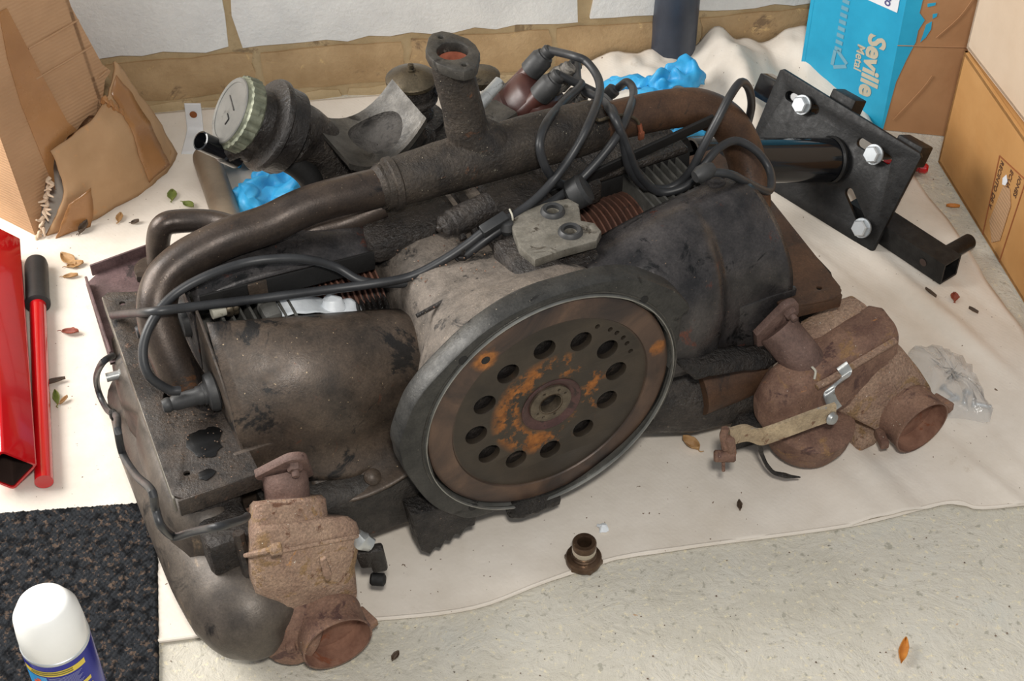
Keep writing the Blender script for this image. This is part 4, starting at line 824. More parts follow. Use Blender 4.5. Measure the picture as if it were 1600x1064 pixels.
# left rocker cover and its bail wire
rk = loft('rocker_cover', 'elbow', EN, [((-.352, .335, .13), (.016, 0, 0), (0, 0, .036), 3), ((-.354, .325, .13), (.026, 0, 0), (0, 0, .046), 3), ((-.356, .28, .128), (.031, 0, 0), (0, 0, .05), 3), ((-.357, .235, .128), (.032, 0, 0), (0, 0, .05), 3), ((-.357, .205, .128), (.027, 0, 0), (0, 0, .048), 3), ((-.359, .18, .126), (.033, 0, 0), (0, 0, .05), 3), ((-.360, .12, .126), (.035, 0, 0), (0, 0, .05), 3), ((-.360, .07, .126), (.034, 0, 0), (0, 0, .05), 3), ((-.356, .035, .126), (.027, 0, 0), (0, 0, .044), 3), ((-.352, .025, .126), (.018, 0, 0), (0, 0, .034), 3)])
MB().tube([(-.385,0.252,0.21), (-.4,0.22,0.234), (-.4,0.325,0.12), (-.4,0.345,0.076), (-.4,0.296,0.094), (-.41,0.113,0.26), (-.42,0.031,0.324), (-.42,0.042,0.281), (-.42,-.024,0.319), (-.42,-.111,0.389), (-.42,-.109,0.364), (-.42,-.119,0.353), (-.41,-.103,0.316), (-.4,-.14,0.357), (-.385,-.178,0.397), (-.36,-.149,0.361), (-.345,-.096,0.301)], .0036, n=10, k=7).build('cable', 'wire', EN)
MB().lathe([(.005, 0), (.005, .014), (.0065, .015), (.0065, .035)], (-.395,0.272,0.164), (1, -.1, 0), 14).build('exchanger_bolt', 'lead', EN)
MB().box((-.41,0.141,0.236), (.008, .008, .012), bev=.003).build('cable_clip', 'tar', EN)
# centre underside channel, left and right
loft('heater_channel', 'channel', EN, [((-.30, .07, .10), (0, .05, 0), (0, 0, .045), 4), ((-.22, .07, .098), (0, .05, 0), (0, 0, .044), 4), ((-.13, .075, .09), (0, .05, 0), (0, 0, .046), 4)], noise_amp=.002)
loft('heat_exchanger', 'case_dark', EN, [((.14, .08, .085), (0, .055, 0), (0, 0, .05), 2.4), ((.20, .075, .08), (0, .07, 0), (0, 0, .062), 2.2), ((.27, .07, .08), (0, .075, 0), (0, 0, .062), 2.2), ((.31, .09, .085), (0, .06, 0), (0, 0, .05), 2.2)], noise_amp=.002)
loft('exchanger_pipe', 'manifold_r', EN, [((.20, .03, .11), (0, .034, .01), (0, 0, .03), 2), ((.28, .03, .112), (0, .034, .01), (0, 0, .03), 2), ((.3, .04, .112), (0, .02, .01), (0, 0, .02), 2)])
MB().box((.28, -.002, .035), (.075, .02, .06), (1, -.1, 0), (0, 1, .3), bev=.004).build('exchanger_foot', 'tar', EN)
loft('rocker_cover', 'black', EN, [((.355, .045, .14), (.03, 0, 0), (0, 0, .044), 3), ((.365, .06, .14), (.036, 0, 0), (0, 0, .05), 3), ((.368, .2, .14), (.036, 0, 0), (0, 0, .05), 3), ((.36, .28, .14), (.03, 0, 0), (0, 0, .044), 3)])
MB().tube([(0.38,0.06,0.131), (0.392,0.055,0.123), (0.397,0.05,0.112), (0.39,0.045,0.105)], .0042, n=10).build('bail_wire', 'lead', EN)

# right heater control box
u = Vector((1, .10, -.05)).normalized()
rb = loft('heater_box', 'rust_red', EN, [((.256, -.034, .092), (.004, -.008, 0), (0, 0, .014), 2.2), ((.262, -.032, .094), (.006, -.022, 0), (0, .003, .030), 2.3), ((.278, -.029, .098), (.005, -.028, 0), (0, .004, .038), 2.8), ((.32, -.024, .105), (.003, -.029, 0), (0, .004, .040), 4), ((.38, -.020, .113), (.0, -.030, 0), (0, .004, .042), 5), ((.415, -.016, .117), (-.003, -.029, 0), (0, .004, .042), 5), ((.430, -.014, .117), (-.003, -.025, 0), (0, .004, .036), 4)], noise_amp=.0014)
loft('upper_casing', 'rust', rb, [((.328, .010, .132), (.003, -.012, 0), (0, .003, .014), 3.4), ((.340, .012, .134), (.003, -.016, 0), (0, .003, .020), 4), ((.395, .018, .138), (.003, -.017, 0), (0, .003, .021), 4), ((.412, .020, .138), (.003, -.016, 0), (0, .003, .019), 4), ((.420, .021, .136), (.002, -.010, 0), (0, .003, .012), 3)], noise_amp=.0012)
b = MB(); Q = crom([(0.306,-.052,0.132), (0.325,-.053,0.137), (0.368,-.05,0.146), (0.401,-.046,0.149), (0.416,-.043,0.149)], 4)
b.rings([[p + Vector((0, .004, .001)), p + Vector((0, -.0035, .0002)), p + Vector((0, -.0035, -.0022)), p + Vector((0, .004, -.004))] for p in Q]); b.build('seam_ledge', 'rust', rb)
loft('outlet_neck', 'rust', rb, [((.385, -.022, .10), (.05, .005, 0), (0, .012, .045), 3), ((.402, -.044, .088), (.047, .005, 0), (0, .014, .042), 2.4), ((.418, -.060, .072), (.042, .003, 0), (0, .010, .040), 2.1), ((.428, -.068, .06), (.0375, 0, 0), (0, .004, .037), 2)], noise_amp=.001)
ol = MB().lathe([(.037, .0), (.0378, .005), (.0366, .009), (.0362, .030), (.0372, .032), (.0372, .034), (.0352, .034)], (.4315, -.064, .05), (.06, -1, -.02), 44, caps=False).build('outlet_pipe', 'rust_red', rb)
MB().lathe([(.0352, .0338), (.0345, .012), (.0, .010)], (.4315, -.064, .05), (.06, -1, -.02), 40, caps=False).build('outlet_inside', 'rust_in', ol)
for s_, z_ in ((-1, .035), (1, .055)):
    MB().box((.4335 + s_ * .041, -.08, z_), (.010, .026, .012), (1, s_ * .3, .1), bev=.002).build('torn_seam', 'rust_red', ol)
MB().tube([(0.408,-.04,0.123), (0.421,-.046,0.105), (0.426,-.05,0.093)], [.003, .005, .002], n=8).build('pressed_rib', 'rust', rb)
# flap bowl and strap lever
MB().lathe([(.0, -.038), (.024, -.034), (.043, -.018), (.050, .0), (.052, .02), (.046, .024), (.0, .026)], (.318, -.035, .042), (.05, -.1, 1), 36).build('flap_bowl', 'rust_red', rb)
strap = [(0.187,-.062,0.129), (0.211,-.058,0.12), (0.227,-.062,0.11), (0.233,-.07,0.118), (0.255,-.078,0.128), (0.284,-.082,0.133), (0.308,-.084,0.134)]
b = MB(); Rr = []
for p in crom(strap, 5):
    Rr.append([p + Vector((0, -.002, 0)), p + Vector((.004, -.002, -.026)), p + Vector((.004, .002, -.026)), p + Vector((0, .002, 0))])
b.rings(Rr); fs = b.build('flap_strap', 'scale', rb, 30)
MB().tube([(0.183,-.06,0.131), (0.181,-.062,0.12), (0.184,-.064,0.102)], .0045, n=8, noise_amp=.001).box((0.188,-.066,0.105), (.010, .012, .030), (1, .3, .2), bev=.003).lathe([(.005, -.012), (.007, -.010), (.007, .010), (.005, .012)], (0.183,-.066,0.092), (1, -.6, .1), 12).lathe([(.002, 0), (.002, .014)], (0.182,-.066,0.085), (0, -.2, -1), 8).build('strap_clevis', 'rust_red', fs)
MB().tube([(0.231,-.06,0.086), (0.239,-.06,0.06), (0.248,-.07,0.04), (0.259,-.08,0.037), (0.278,-.085,0.029)], [.003, .0026, .0024, .003, .0008], n=8, noise_amp=.0012).build('frayed_cable', 'tar', fs)
cl_ = [(0.338,-.05,0.148), (0.341,-.055,0.141), (0.335,-.06,0.138), (0.32,-.064,0.14), (0.31,-.068,0.136), (0.312,-.072,0.125), (0.318,-.076,0.114)]
Rr = []
for p in crom(cl_, 5): Rr.append([p + Vector((-.006, -.002, -.003)), p + Vector((.006, -.002, .003)), p + Vector((.006, .001, .004)), p + Vector((-.006, .001, -.002))])
MB().rings(Rr).build('spring_clip', 'lead', rb, 50)
MB().lathe([(.0065, 0), (.008, .002), (.006, .006), (0, .007)], (0.303,-.086,0.116), (.2, -1, .2), 14).build('clip_rivet', 'lead', rb)
MB().tube([(0.306,-.038,0.15), (0.309,-.042,0.145), (0.306,-.046,0.138)], .0014, n=6).build('paint_drip', 'plug', rb)
MB().box((.385, -.05, .018), (.03, .04, .02), (1, .1, 0), bev=.006).build('bowl_lug', 'rust', rb)

# ------------------------------------------------------------------ white bag stuffed in the engine gap
def in_engine(p): return EN.matrix_basis @ Vector(p)
g = [[(-.23,0.165,0.275), (-.222,0.185,0.268), (-.216,0.2,0.269), (-.208,0.205,0.269)], [(-.205,0.165,0.269), (-.199,0.182,0.27), (-.197,0.195,0.266), (-.195,0.205,0.259)], [(-.182,0.165,0.261), (-.176,0.18,0.256), (-.174,0.195,0.253), (-.175,0.205,0.247)], [(-.161,0.165,0.253), (-.157,0.18,0.244), (-.157,0.192,0.242), (-.157,0.2,0.239)], [(-.139,0.165,0.245), (-.135,0.18,0.237), (-.137,0.19,0.235), (-.139,0.198,0.232)]]
g = [[in_engine(p) for p in r] for r in g]
bag = sheet('white_plastic_bag', 'plastic', None, g, .0012, lump=.003)
b = MB(); c = in_engine((-.163,0.178,0.25))
b.lathe([(0, -.013), (.010, -.010), (.014, 0), (.010, .010), (0, .013)], c, (0, .3, 1), 22); q = b.build('knotted_ball', 'plastic', bag); 
for v in q.data.vertices: v.co += noise.noise_vector(v.co * 60) * .003
b = MB(); c = in_engine((-.146,0.176,0.244)); b.lathe([(0, -.010), (.012, -.006), (.014, .002), (.004, .010), (0, .012)], c, (.4, .2, 1), 14); q = b.build('torn_scrap', 'plastic', bag)
for v in q.data.vertices: v.co += noise.noise_vector(v.co * 80) * .004
tag(bag, 'scrunched white plastic bag stuffed into the gap of the left cylinder cover', 'bag')

# ------------------------------------------------------------------ flywheel nut on the sheet
nb = Vector((0.078,1.03,0)) + Vector((0, .004, .0045))
gn = empty('gland_nut', nb)
MB().lathe([(.0195, .0), (.0198, .002), (.0198, .007), (.0188, .0085), (.0135, .0095)], (0, 0, 0), (0, 0, 1), 48).build('washer_flange', 'nut', gn)
MB().hexa((0, 0, 0), (0, 0, 1), .0212, .0062, (1, .35, 0)).build('hex_head', 'nut', gn)
MB().lathe([(.0135, .009), (.0142, .0105), (.0128, .012), (.0128, .0135)], (0, 0, 0), (0, 0, 1), 40, caps=False).build('collar_groove', 'nut', gn)
MB().lathe([(.0128, .0130), (.0132, .0145), (.0132, .0225), (.0128, .0235)], (0, 0, 0), (0, 0, 1), 40, caps=False).build('polished_band', 'nut_bright', gn)['label'] = 'polished bright seal band'
MB().lathe([(.0128, .0232), (.0132, .025), (.0132, .031), (.0122, .0325), (.0080, .0325), (.0072, .031), (.0072, .012), (0, .012)], (0, 0, 0), (0, 0, 1), 40, caps=False).build('bored_shank', 'nut', gn)
tag(gn, 'brown steel gland nut with a hollow shank standing on the sheet before the flywheel', 'nut')
c = Vector((0.101,1.079,0)); fz = MB().lathe([(0, -.003), (.004, -.002), (.006, .001), (.003, .004), (0, .005)], c + Vector((0, 0, .005)), (0, 0, 1), 14).build('plastic_scrap', 'plastic')
for v in fz.data.vertices: v.co += noise.noise_vector(v.co * 300) * .003
tag(fz, 'tiny pale lilac scrap of plastic just behind the gland nut', 'scrap')

# ------------------------------------------------------------------ carpet mat, aerosol can
MC = Vector((-.401, 1.118, 0)); mx = Vector((-.175, -.017, 0)).normalized(); my = Vector((.042, -.235, 0)).normalized()
vv = []; ff = []; n1, n2 = 230, 260; L1, L2 = .33, .36
for j in range(n2 + 1):
    for i in range(n1 + 1):
        a, b_ = L1 * i / n1, L2 * j / n2
        loopz = .0016 * math.sin(a * 1150 + 1.2 * math.sin(b_ * 300)) * math.sin(b_ * 1000 + (math.sin(a * 420)) * 1.1) + .0007 * noise.noise(Vector((a * 400, b_ * 400, 0)))
        e = min(1, min(i, j) / 2)
        p = MC + mx * (a + .0012 * noise.noise(Vector((b_ * 120, 3, 0))) * (i < 3)) + my * (b_ + .0014 * noise.noise(Vector((a * 130, 5, 0))) * (j < 3))
        vv.append((p.x, p.y, .0045 + e * (.0035 + loopz)))
for j in range(n2):
    for i in range(n1):
        k = j * (n1 + 1) + i; ff.append((k, k + n1 + 1, k + n1 + 2, k + 1))
mt = MB().add(vv, ff).build('carpet_mat', 'mat', None, 180)
mo = mt.modifiers.new('thickness', 'SOLIDIFY'); mo.thickness = .002; mo.offset = -1
tag(mt, 'charcoal and brown loop pile carpet mat under the aerosol can', 'mat')

CZ = Vector((-.4195, .8215, .009)); can = empty('aerosol_can', CZ)
rr = .0315; top = .214 - CZ.z
MB().lathe([(.0, 0), (rr - .003, 0), (rr, .003), (rr, .150), (rr - .001, .152)], (0, 0, 0), (0, 0, 1), 64).build('can_body', 'can_blue', can)
MB().lathe([(rr - .0006, .148), (rr + .0002, .150), (rr + .0002, .153), (rr - .001, .154)], (0, 0, 0), (0, 0, 1), 64, caps=False).build('top_seam', 'zinc', can)
MB().lathe([(rr - .0008, .1525), (rr - .0002, .154), (rr - .0008, .172), (rr - .0022, .190), (rr - .0062, top - .007), (rr - .0085, top - .002), (rr - .012, top), (.0, top + .0006)], (0, 0, 0), (0, 0, 1), 64).build('spray_cap', 'can_cap', can)['label'] = 'white rounded spray cap'
def band(name, m, z0, z1, a0, a1, off=.0003, par=can, slope=0):
    b = MB(); R = []; n = 40
    for k in range(n + 1):
        a = math.radians(a0 + (a1 - a0) * k / n); r = rr + off; dz = slope * k / n
        R.append([(r * math.cos(a), r * math.sin(a), z0 + dz), (r * math.cos(a), r * math.sin(a), z1 + dz)])
    b.rings(R, caps=False, closed=False); return b.build(name, m, par)
# the printing runs round the side that faces the garage (angles counted from +x)
band('yellow_stripe', 'can_yellow', .1350, .1425, -140, -28)
band('yellow_stripe', 'can_yellow', .1090, .1140, -88, -26)
band('yellow_stripe', 'can_yellow', .0985, .1035, -70, -25)
band('picture_panel', 'can_sky', .060, .1335, -142, -98)
band('lower_stripe', 'can_yellow', .03, .036, -140, -25)
for k in range(14):
    a0 = -94; a1 = -38 - (k % 4) * 3
    band('print_line', 'can_grey', .1315 - k * .0017, .1323 - k * .0017, a0, a1, .0004)
for k in range(2): band('print_row', 'can_ink', .1370 + k * .0028, .1384 + k * .0028, -126 + k * 3, -52, .0005)
for (a, z, s_) in ((-120, .122, 5), (-114, .126, 4), (-126, .116, 4), (-112, .119, 3), (-119, .112, 4)): band('red_splash', 'can_red', z - .003, z + .003, a - s_, a + s_, .0005)
tag(can, 'blue aerosol can with a white cap and yellow stripes standing on the carpet mat', 'aerosol can')

# ------------------------------------------------------------------ red square tube and lever
A = Vector((-.647,1.543,0.033)) - Vector((.033, .008, 0)); B = Vector((-.567,1.136,0.033)); ax = (B - A); L = ax.length; ax.normalize()
rt = empty('red_square_tube', (0, 0, 0))
rot = math.radians(44); sx = ax.cross(Vector((0, 0, 1))).normalized(); up = sx.cross(ax)
s1 = sx * math.cos(rot) - up * math.sin(rot); s2 = up * math.cos(rot) + sx * math.sin(rot)
def sqring(c, h, bev):
    P = []
    for qx, qy in ((1, 1), (-1, 1), (-1, -1), (1, -1)):
        for k in range(4):
            a = math.atan2(qy, qx) - PI / 4 + k * PI / 6
            P.append(c + s1 * (qx * (h - bev) + bev * math.cos(a)) + s2 * (qy * (h - bev) + bev * math.sin(a)))
    return P
hS = .0235; zb = hS * (math.cos(rot) + math.sin(rot)) + .004
A.z = B.z = zb
tb = MB().rings([sqring(A, hS - .003, .003), sqring(A, hS, .004), sqring(B - ax * .001, hS, .004), sqring(B, hS - .0006, .004), sqring(B, hS - .003, .003), sqring(A + ax * .002, hS - .003, .003)], caps=False).build('tube', 'red', rt)
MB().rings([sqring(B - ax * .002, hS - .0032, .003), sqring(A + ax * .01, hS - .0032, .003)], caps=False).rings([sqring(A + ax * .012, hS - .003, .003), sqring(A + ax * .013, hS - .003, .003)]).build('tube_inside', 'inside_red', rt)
for t in (.44, .79):
    c = A + ax * (L * t) + s2 * (hS + .0002) + s1 * (.010)
    MB().lathe([(.0052, 0), (0, .0004)], c, s2, 20).build('bolt_hole', 'black', tb)
tag(rt, 'glossy red square steel tube with two bolt holes lying at the left', 'steel tube')
lv0 = Vector((-.628,1.524,0.018)); lv1 = Vector((-.559,1.25,0.018)); la = (lv1 - lv0).normalized()
lvr = empty('jack_handle', (0, 0, 0))
MB().tube([lv0 + la * .06, lv0 + la * .40], .0105, n=22, k=1).build('handle_rod', 'red', lvr)
MB().lathe([(0, 0), (.008, .0005), (.0135, .005), (.0150, .012), (.0150, .080), (.0160, .084), (.0160, .090), (.0118, .092)], lv0, la, 30).build('rubber_grip', 'grip', lvr)['label'] = 'black rubber grip'
tag(lvr, 'slim red steel lever with a black rubber grip lying beside the red square tube', 'handle')

# ------------------------------------------------------------------ steel pipe, white strip, gloves
p0 = Vector((-.438,1.751,0.024)); p1 = Vector((-.371,1.562,0.024)); a_ = (p1 - p0).normalized()
tp = empty('steel_pipe', (0, 0, 0))
MB().lathe([(.0, .0), (.012, .0006), (.0185, .006), (.0195, .014), (.0195, .26), (.0175, .26), (.0175, .2), (0, .2)], p0, a_, 34).build('pipe_tube', 'pipe', tp)
tag(tp, 'tan grey round steel pipe lying on the sheet behind the oil filler', 'pipe')
w0, w1 = Vector((-.479,1.832,0.004)), Vector((-.455,1.832,0.004)); wx = (w1 - w0).normalized(); wd = w1.x - w0.x
ws = empty('white_strip', (0, 0, 0)); wup = Vector((0, .35, 1)).normalized()
G = [[w0 + wx * (wd * i / 4) + Vector((0, j_y, j_z)) for (j_y, j_z) in ((-.055, 0), (-.02, .0005), (0, .002), (.006, .012), (.010, .03), (.012, .042))] for i in range(5)]
sheet('strip', 'white_tab', ws, G, .0015)
MB().lathe([(.0055, 0), (0, .0004)], w0 + wx * wd * .5 + Vector((0, .0066, .026)), (0, -1, .13), 20).build('stained_hole', 'brown_hole', ws)
tag(ws, 'small white plastic strip with a rust stained hole propped against the brick', 'strip')
def glove(name, c, seed, s=1.0, lab=''):
    c = Vector(c); rg = random.Random(seed); root = empty(name, c)
    P = []; a0 = rg.uniform(0, 6)
    rows = []
    for i in range(7):
        t = i / 6; w = .045 * s * (1 - .35 * abs(t - .4) * 2)
        rows.append([Vector(((t - .5) * .12 * s, (j / 5 - .5) * 2 * w, (.024 if 0 < j < 5 and 0 < i < 6 else .004) + rg.uniform(0, .018))) for j in range(6)])
    M_ = Matrix.Rotation(a0, 3, 'Z'); rows = [[M_ @ p for p in r] for r in rows]
    o = sheet('palm', 'glove', root, rows, .0012, 6, 6, lump=.012 * s)
    for k in range(4):
        a = a0 + rg.uniform(-1, 1); st_ = M_ @ Vector((.05 * s, (k - 1.5) * .02 * s, .010)); dr = Vector((math.cos(a), math.sin(a), 0))
        P = [st_, st_ + dr * .02 + Vector((0, 0, .006)), st_ + dr * .04 + Vector((rg.uniform(-.01, .01), rg.uniform(-.01, .01), .002)), st_ + dr * .055 + Vector((rg.uniform(-.012, .012), rg.uniform(-.012, .012), -.003))]
        q = MB().tube(P, [.010, .010, .009, .006], n=12, noise_amp=.004).build('finger', 'glove', root)
    tag(root, lab, 'glove', 'blue rubber gloves behind the engine'); return root
g1 = glove('rubber_glove', (-.326,1.678,0.006), 3, 1.25, 'crumpled blue rubber glove on the sheet under the oil filler')
g2 = glove('rubber_glove', (-.35,1.748,0.006), 9, .6, 'blue rubber glove beside the steel pipe, behind the oil filler spout')
g2b = glove('rubber_glove', (-.286,1.742,0.006), 14, .6, 'small bit of blue rubber glove seen under the generator stand')
g3 = glove('rubber_glove', (0.236,1.86,0.059), 5, .7, 'blue rubber glove on the bunched sheet behind the right intake pipe')
g4 = glove('rubber_glove', (0.243,1.805,0.03), 12, .7, 'blue rubber glove showing under the bend of the right intake pipe')

# ------------------------------------------------------------------ black engine stand head
PC = Vector((.483, 1.556, .008)); pd = Vector((.6533, -.7571, 0)); pe = Vector((.3195, .2764, .906)).normalized(); pn = Vector((-.6854, -.5929, .4226))
es = empty('stand_mounting_head', (0, 0, 0))
def pp(a, b_, c=0): return PC + pd * a + pe * b_ + pn * c
def slot(a0, b0, a1, b1, r, n=8):
    v = Vector((a1 - a0, b1 - b0)); t = math.atan2(v.y, v.x)
    return [(a1 + r * math.cos(t - PI / 2 + PI * k / n), b1 + r * math.sin(t - PI / 2 + PI * k / n)) for k in range(n + 1)] + [(a0 + r * math.cos(t + PI / 2 + PI * k / n), b0 + r * math.sin(t + PI / 2 + PI * k / n)) for k in range(n + 1)]
plate('mounting_plate', 'stand', es, [(-.239, .001), (-.241, .15), (-.237, .153), (.002, .144), (.005, .141), (.001, .001), (-.002, -.001), (-.2, -.001)], [slot(-.212, .126, -.166, .127, .0075), slot(-.081, .119, -.036, .117, .0075), slot(-.066, .052, -.030, .026, .0075)], .007, PC, pd, pe, .0012)
tube_c = pp(-.112, .078)
td = Vector((-.93, -.28, .20)).normalized()
MB().lathe([(.0305, -.01), (.0305, .215), (.0270, .215), (.0265, .05), (0, .05)], tube_c, td, 40, caps=False).build('pivot_tube', 'stand_gloss', es)
MB().lathe([(.0305, -.002), (.033, .0), (.033, .003), (.0305, .006)], tube_c + pn * .002, pn.lerp(td, .6), 40, caps=False).build('weld_bead', 'stand', es)
for (a, b_) in ((-.182, .1265), (-.052, .1165), (-.022, .0225)):
    o = pp(a, b_, .0035)
    bt = MB().hexa(o + pn * .010, pn, .0118, .009, pd).lathe([(.008, 0), (.008, .011)], o, pn, 20).build('hex_bolt', 'zinc', es)
    MB().lathe([(.0135, .0075), (.0135, .0105), (.006, .0105)], o, pn, 24).build('bolt_washer', 'zinc', bt)
    MB().lathe([(.0075, -.03), (.0075, 0)], o, pn, 16).build('bolt_shank', 'stand', bt)
a0_ = Vector((.470, 1.628, .024)); a1_ = Vector((.572, 1.497, .024)); adir = (a1_ - a0_).normalized()
def hollow_bar(name, a, b_, h, m='stand'):
    d_ = (b_ - a).normalized(); sx_ = d_.cross(Vector((0, 0, 1))).normalized(); uz = sx_.cross(d_)
    R = []
    for c, hh in ((a, h), (b_, h), (b_, h - .003), (b_ - d_ * .06, h - .003)): R.append([c + sx_ * (hh * i) + uz * (hh * j) for i, j in ((1, 1), (-1, 1), (-1, -1), (1, -1))])
    return MB().rings(R).build(name, m, es)
hollow_bar('support_arm', a0_, a1_, .0165)
c = a1_ - adir * .02 + Vector((.0145, .012, .006)); MB().lathe([(.0105, -.004), (.0105, .040), (.0095, .0415), (.006, .0415), (.006, .02), (0, .02)], c, (.80, .58, .0), 22).build('arm_spigot', 'stand', es)
c = a1_ - adir * .032 + Vector((-.0128, -.0100, 0)); MB().lathe([(.0055, .001), (.0, .0012)], c, (-.79, -.61, 0), 16).build('arm_hole', 'inside_red', es)
MB().box(pp(-.140, .147, -.022), (.040, .030, .030), pd, pe, .002).build('support_arm', 'stand', es)
MB().box(pp(-.022, .136, -.022), (.040, .030, .030), pd, pe, .002).build('support_arm', 'stand', es)
MB().box(pp(-.225, .115, -.020), (.10, .034, .030), pd, pe, .002).build('support_arm', 'stand_gloss', es)
tag(es, 'black steel engine stand head with silver hex bolts lying on the sheet', 'engine stand')
rt0 = Vector((0.579,1.734,0.012)); rtip = empty('red_handle_end', (0, 0, 0))
MB().lathe([(.006, -.05), (.006, .0), (.0075, .001), (.0075, .010), (.005, .013), (0, .0135)], rt0, (1, -.25, 0), 18).build('handle_tip', 'red', rtip)
tag(rtip, 'small red handle tip poking out behind the black stand plate', 'handle')

# ------------------------------------------------------------------ printed blue box
SA, SB, SD_ = Vector((.546, 1.842, 0)), Vector((.70, 1.814, 0)), Vector((.437, 1.950, 0))
SH = .42; sb = empty('blue_carton', (0, 0, 0))
lean = Vector((.004, .02, 0))
def panel(name, m, parent, a, b_, h, t, top_shift=Vector((0, 0, 0)), bev=.001, z0=.001):
    a, b_ = Vector(a), Vector(b_); u_ = (b_ - a).normalized(); n_ = Vector((u_.y, -u_.x, 0))
    R = [[p + n_ * s_ + Vector((0, 0, z0)) for p, s_ in ((a, 0), (b_, 0), (b_, -t), (a, -t))], [p + n_ * s_ + Vector((0, 0, h)) + top_shift for p, s_ in ((a, 0), (b_, 0), (b_, -t), (a, -t))]]
    return MB().rings(R).build(name, m, parent, smooth=False)
panel('blue_side', 'box_blue', sb, SD_, SA, SH, .004, lean)
panel('brown_side', 'card_brown', sb, SA, SB, SH, .004, lean)
SE = SD_ + (SB - SA)
panel('back_side', 'card_brown', sb, SB, SE, SH, .004, lean); panel('back_side', 'box_blue', sb, SE, SD_ + (SE - SD_) * .03, SH, .004, lean)
MB().rings([[p + Vector((0, 0, SH)) + lean for p in (SA, SB, SE, SD_)], [p + Vector((0, 0, SH + .004)) + lean for p in (SA, SB, SE, SD_)]]).build('lid_flap', 'card_brown', sb, smooth=False)
bu = (SD_ - SA).normalized(); bn = Vector((bu.y, -bu.x, 0)); bn = -bn if bn.y > 0 else bn
ru = (SB - SA).normalized(); rn = Vector((ru.y, -ru.x, 0))
def lz(z): return lean * (z / SH)
def bp(u_, z, o=.0006): return SA + bu * u_ + Vector((0, 0, z)) + lz(z) + bn * o
def rp_(u_, z, o=.0006): return SA + ru * u_ + Vector((0, 0, z)) + lz(z) + rn * o
down = Vector((0, 0, -1)) - lean * (1 / SH); down.normalize()
text('Seville', 'printed_word', 'box_text', sb, bp(.0465, .142), down, -bu, .040, 0, .0014)
text('Metal', 'printed_word', 'box_text', sb, bp(.0625, .118), down, -bu, .019, 0, .0003)
def flat(name, m, P, par=sb):
    n_ = (Vector(P[1]) - Vector(P[0])).cross(Vector(P[2]) - Vector(P[0])).normalized() * .0003
    return MB().rings([[Vector(p) - n_ for p in P], [Vector(p) + n_ for p in P]]).build(name, m, par, smooth=False)
flat('white_label', 'label_white', [bp(.010, .189, .0008), bp(.072, .189, .0008), bp(.072, .26, .0008), bp(.010, .26, .0008)])
text('8', 'pen_mark', 'blue_ink', sb, bp(.033, .193, .0014), -bu, Vector((0, 0, 1)), .022)
for k in range(9): flat('faded_bar', 'box_text_dim', [bp(.088, .186 - k * .011), bp(.100, .186 - k * .011), bp(.100, .180 - k * .011), bp(.088, .180 - k * .011)])
tri = [(.100, .062), (.072, .076), (.098, .095)]
for k in range(3):
    (a, z), (c_, z2) = tri[k], tri[(k + 1) % 3]; v = Vector((c_ - a, z2 - z)); nv = Vector((-v.y, v.x)).normalized() * .0028; s_ = v * .12
    flat('recycling_arrow', 'box_text_dim', [bp(a + s_.x + nv.x, z + s_.y + nv.y), bp(c_ - s_.x + nv.x, z2 - s_.y + nv.y), bp(c_ - s_.x - nv.x, z2 - s_.y - nv.y), bp(a + s_.x - nv.x, z + s_.y - nv.y)])
flat('blue_wrap', 'box_blue', [rp_(0, .002), rp_(.003, .002), rp_(.008, .083), rp_(.016, .12), rp_(.024, .150), rp_(.024, .168), rp_(.030, .185), rp_(.021, .195), rp_(.022, .22), rp_(.028, .25), rp_(.02, .42), rp_(0, .42)])
flat('blue_splash', 'box_blue', [rp_(.030, .150), rp_(.036, .158), rp_(.041, .172), rp_(.040, .184), rp_(.033, .178), rp_(.0315, .162)])
flat('blue_splash', 'box_blue', [rp_(.040, .188), rp_(.045, .192), rp_(.045, .197), rp_(.039, .195)])
flat('blue_splash', 'box_blue', [rp_(.030, .205), rp_(.040, .209), rp_(.040, .213), rp_(.029, .210)])
for P in ([rp_(.0, .142, .0014), rp_(.10, .150, .0014)], [rp_(.014, .02, .002), rp_(.045, .075, .002), rp_(.056, .10, .002)], [rp_(.05, .16, .002), rp_(.075, .195, .002), rp_(.09, .23, .002)]):
    MB().tube(P, .0007, n=6, k=3).build('crease', 'card_brown', sb)
tag(sb, 'blue and brown printed carton reading Seville beside the wall', 'box')

# ------------------------------------------------------------------ two boxes at the right edge
def carton(name, A_, B_, w, z0, z1, m, lab, bulge=0):
    A_, B_ = Vector(A_), Vector(B_); u_ = (B_ - A_).normalized(); n_ = Vector((u_.y, -u_.x, 0)); n_ = n_ if n_.x < 0 else -n_
    r = empty(name, (0, 0, 0)); C_, E_ = B_ - n_ * w, A_ - n_ * w; t = .004
    L_ = (B_ - A_).length
    for q, (p0_, p1_) in enumerate(((A_, B_), (B_, C_), (C_, E_), (E_, A_))):
        uu = (p1_ - p0_).normalized(); nn = ((p0_ + p1_) / 2 - (A_ + C_) / 2); nn -= uu * nn.dot(uu); nn.normalize()
        MB().rings([[p + Vector((0, 0, z)) for p in (p0_, p1_, p1_ - nn * t, p0_ - nn * t)] for z in (z0, z1)]).build('side_panel', m, r, smooth=False)
    MB().rings([[p + Vector((0, 0, z)) for p in (A_, B_, C_, E_)] for z in (z1 - .006, z1 - .001)]).build('top_flap', m, r, smooth=False)
    MB().rings([[p + Vector((0, 0, z)) for p in (A_, B_, C_, E_)] for z in (z0 + .001, z0 + .005)]).build('bottom_flap', m, r, smooth=False)
    tag(r, lab, 'box', 'cardboard boxes stacked at the right edge'); return r, u_, n_
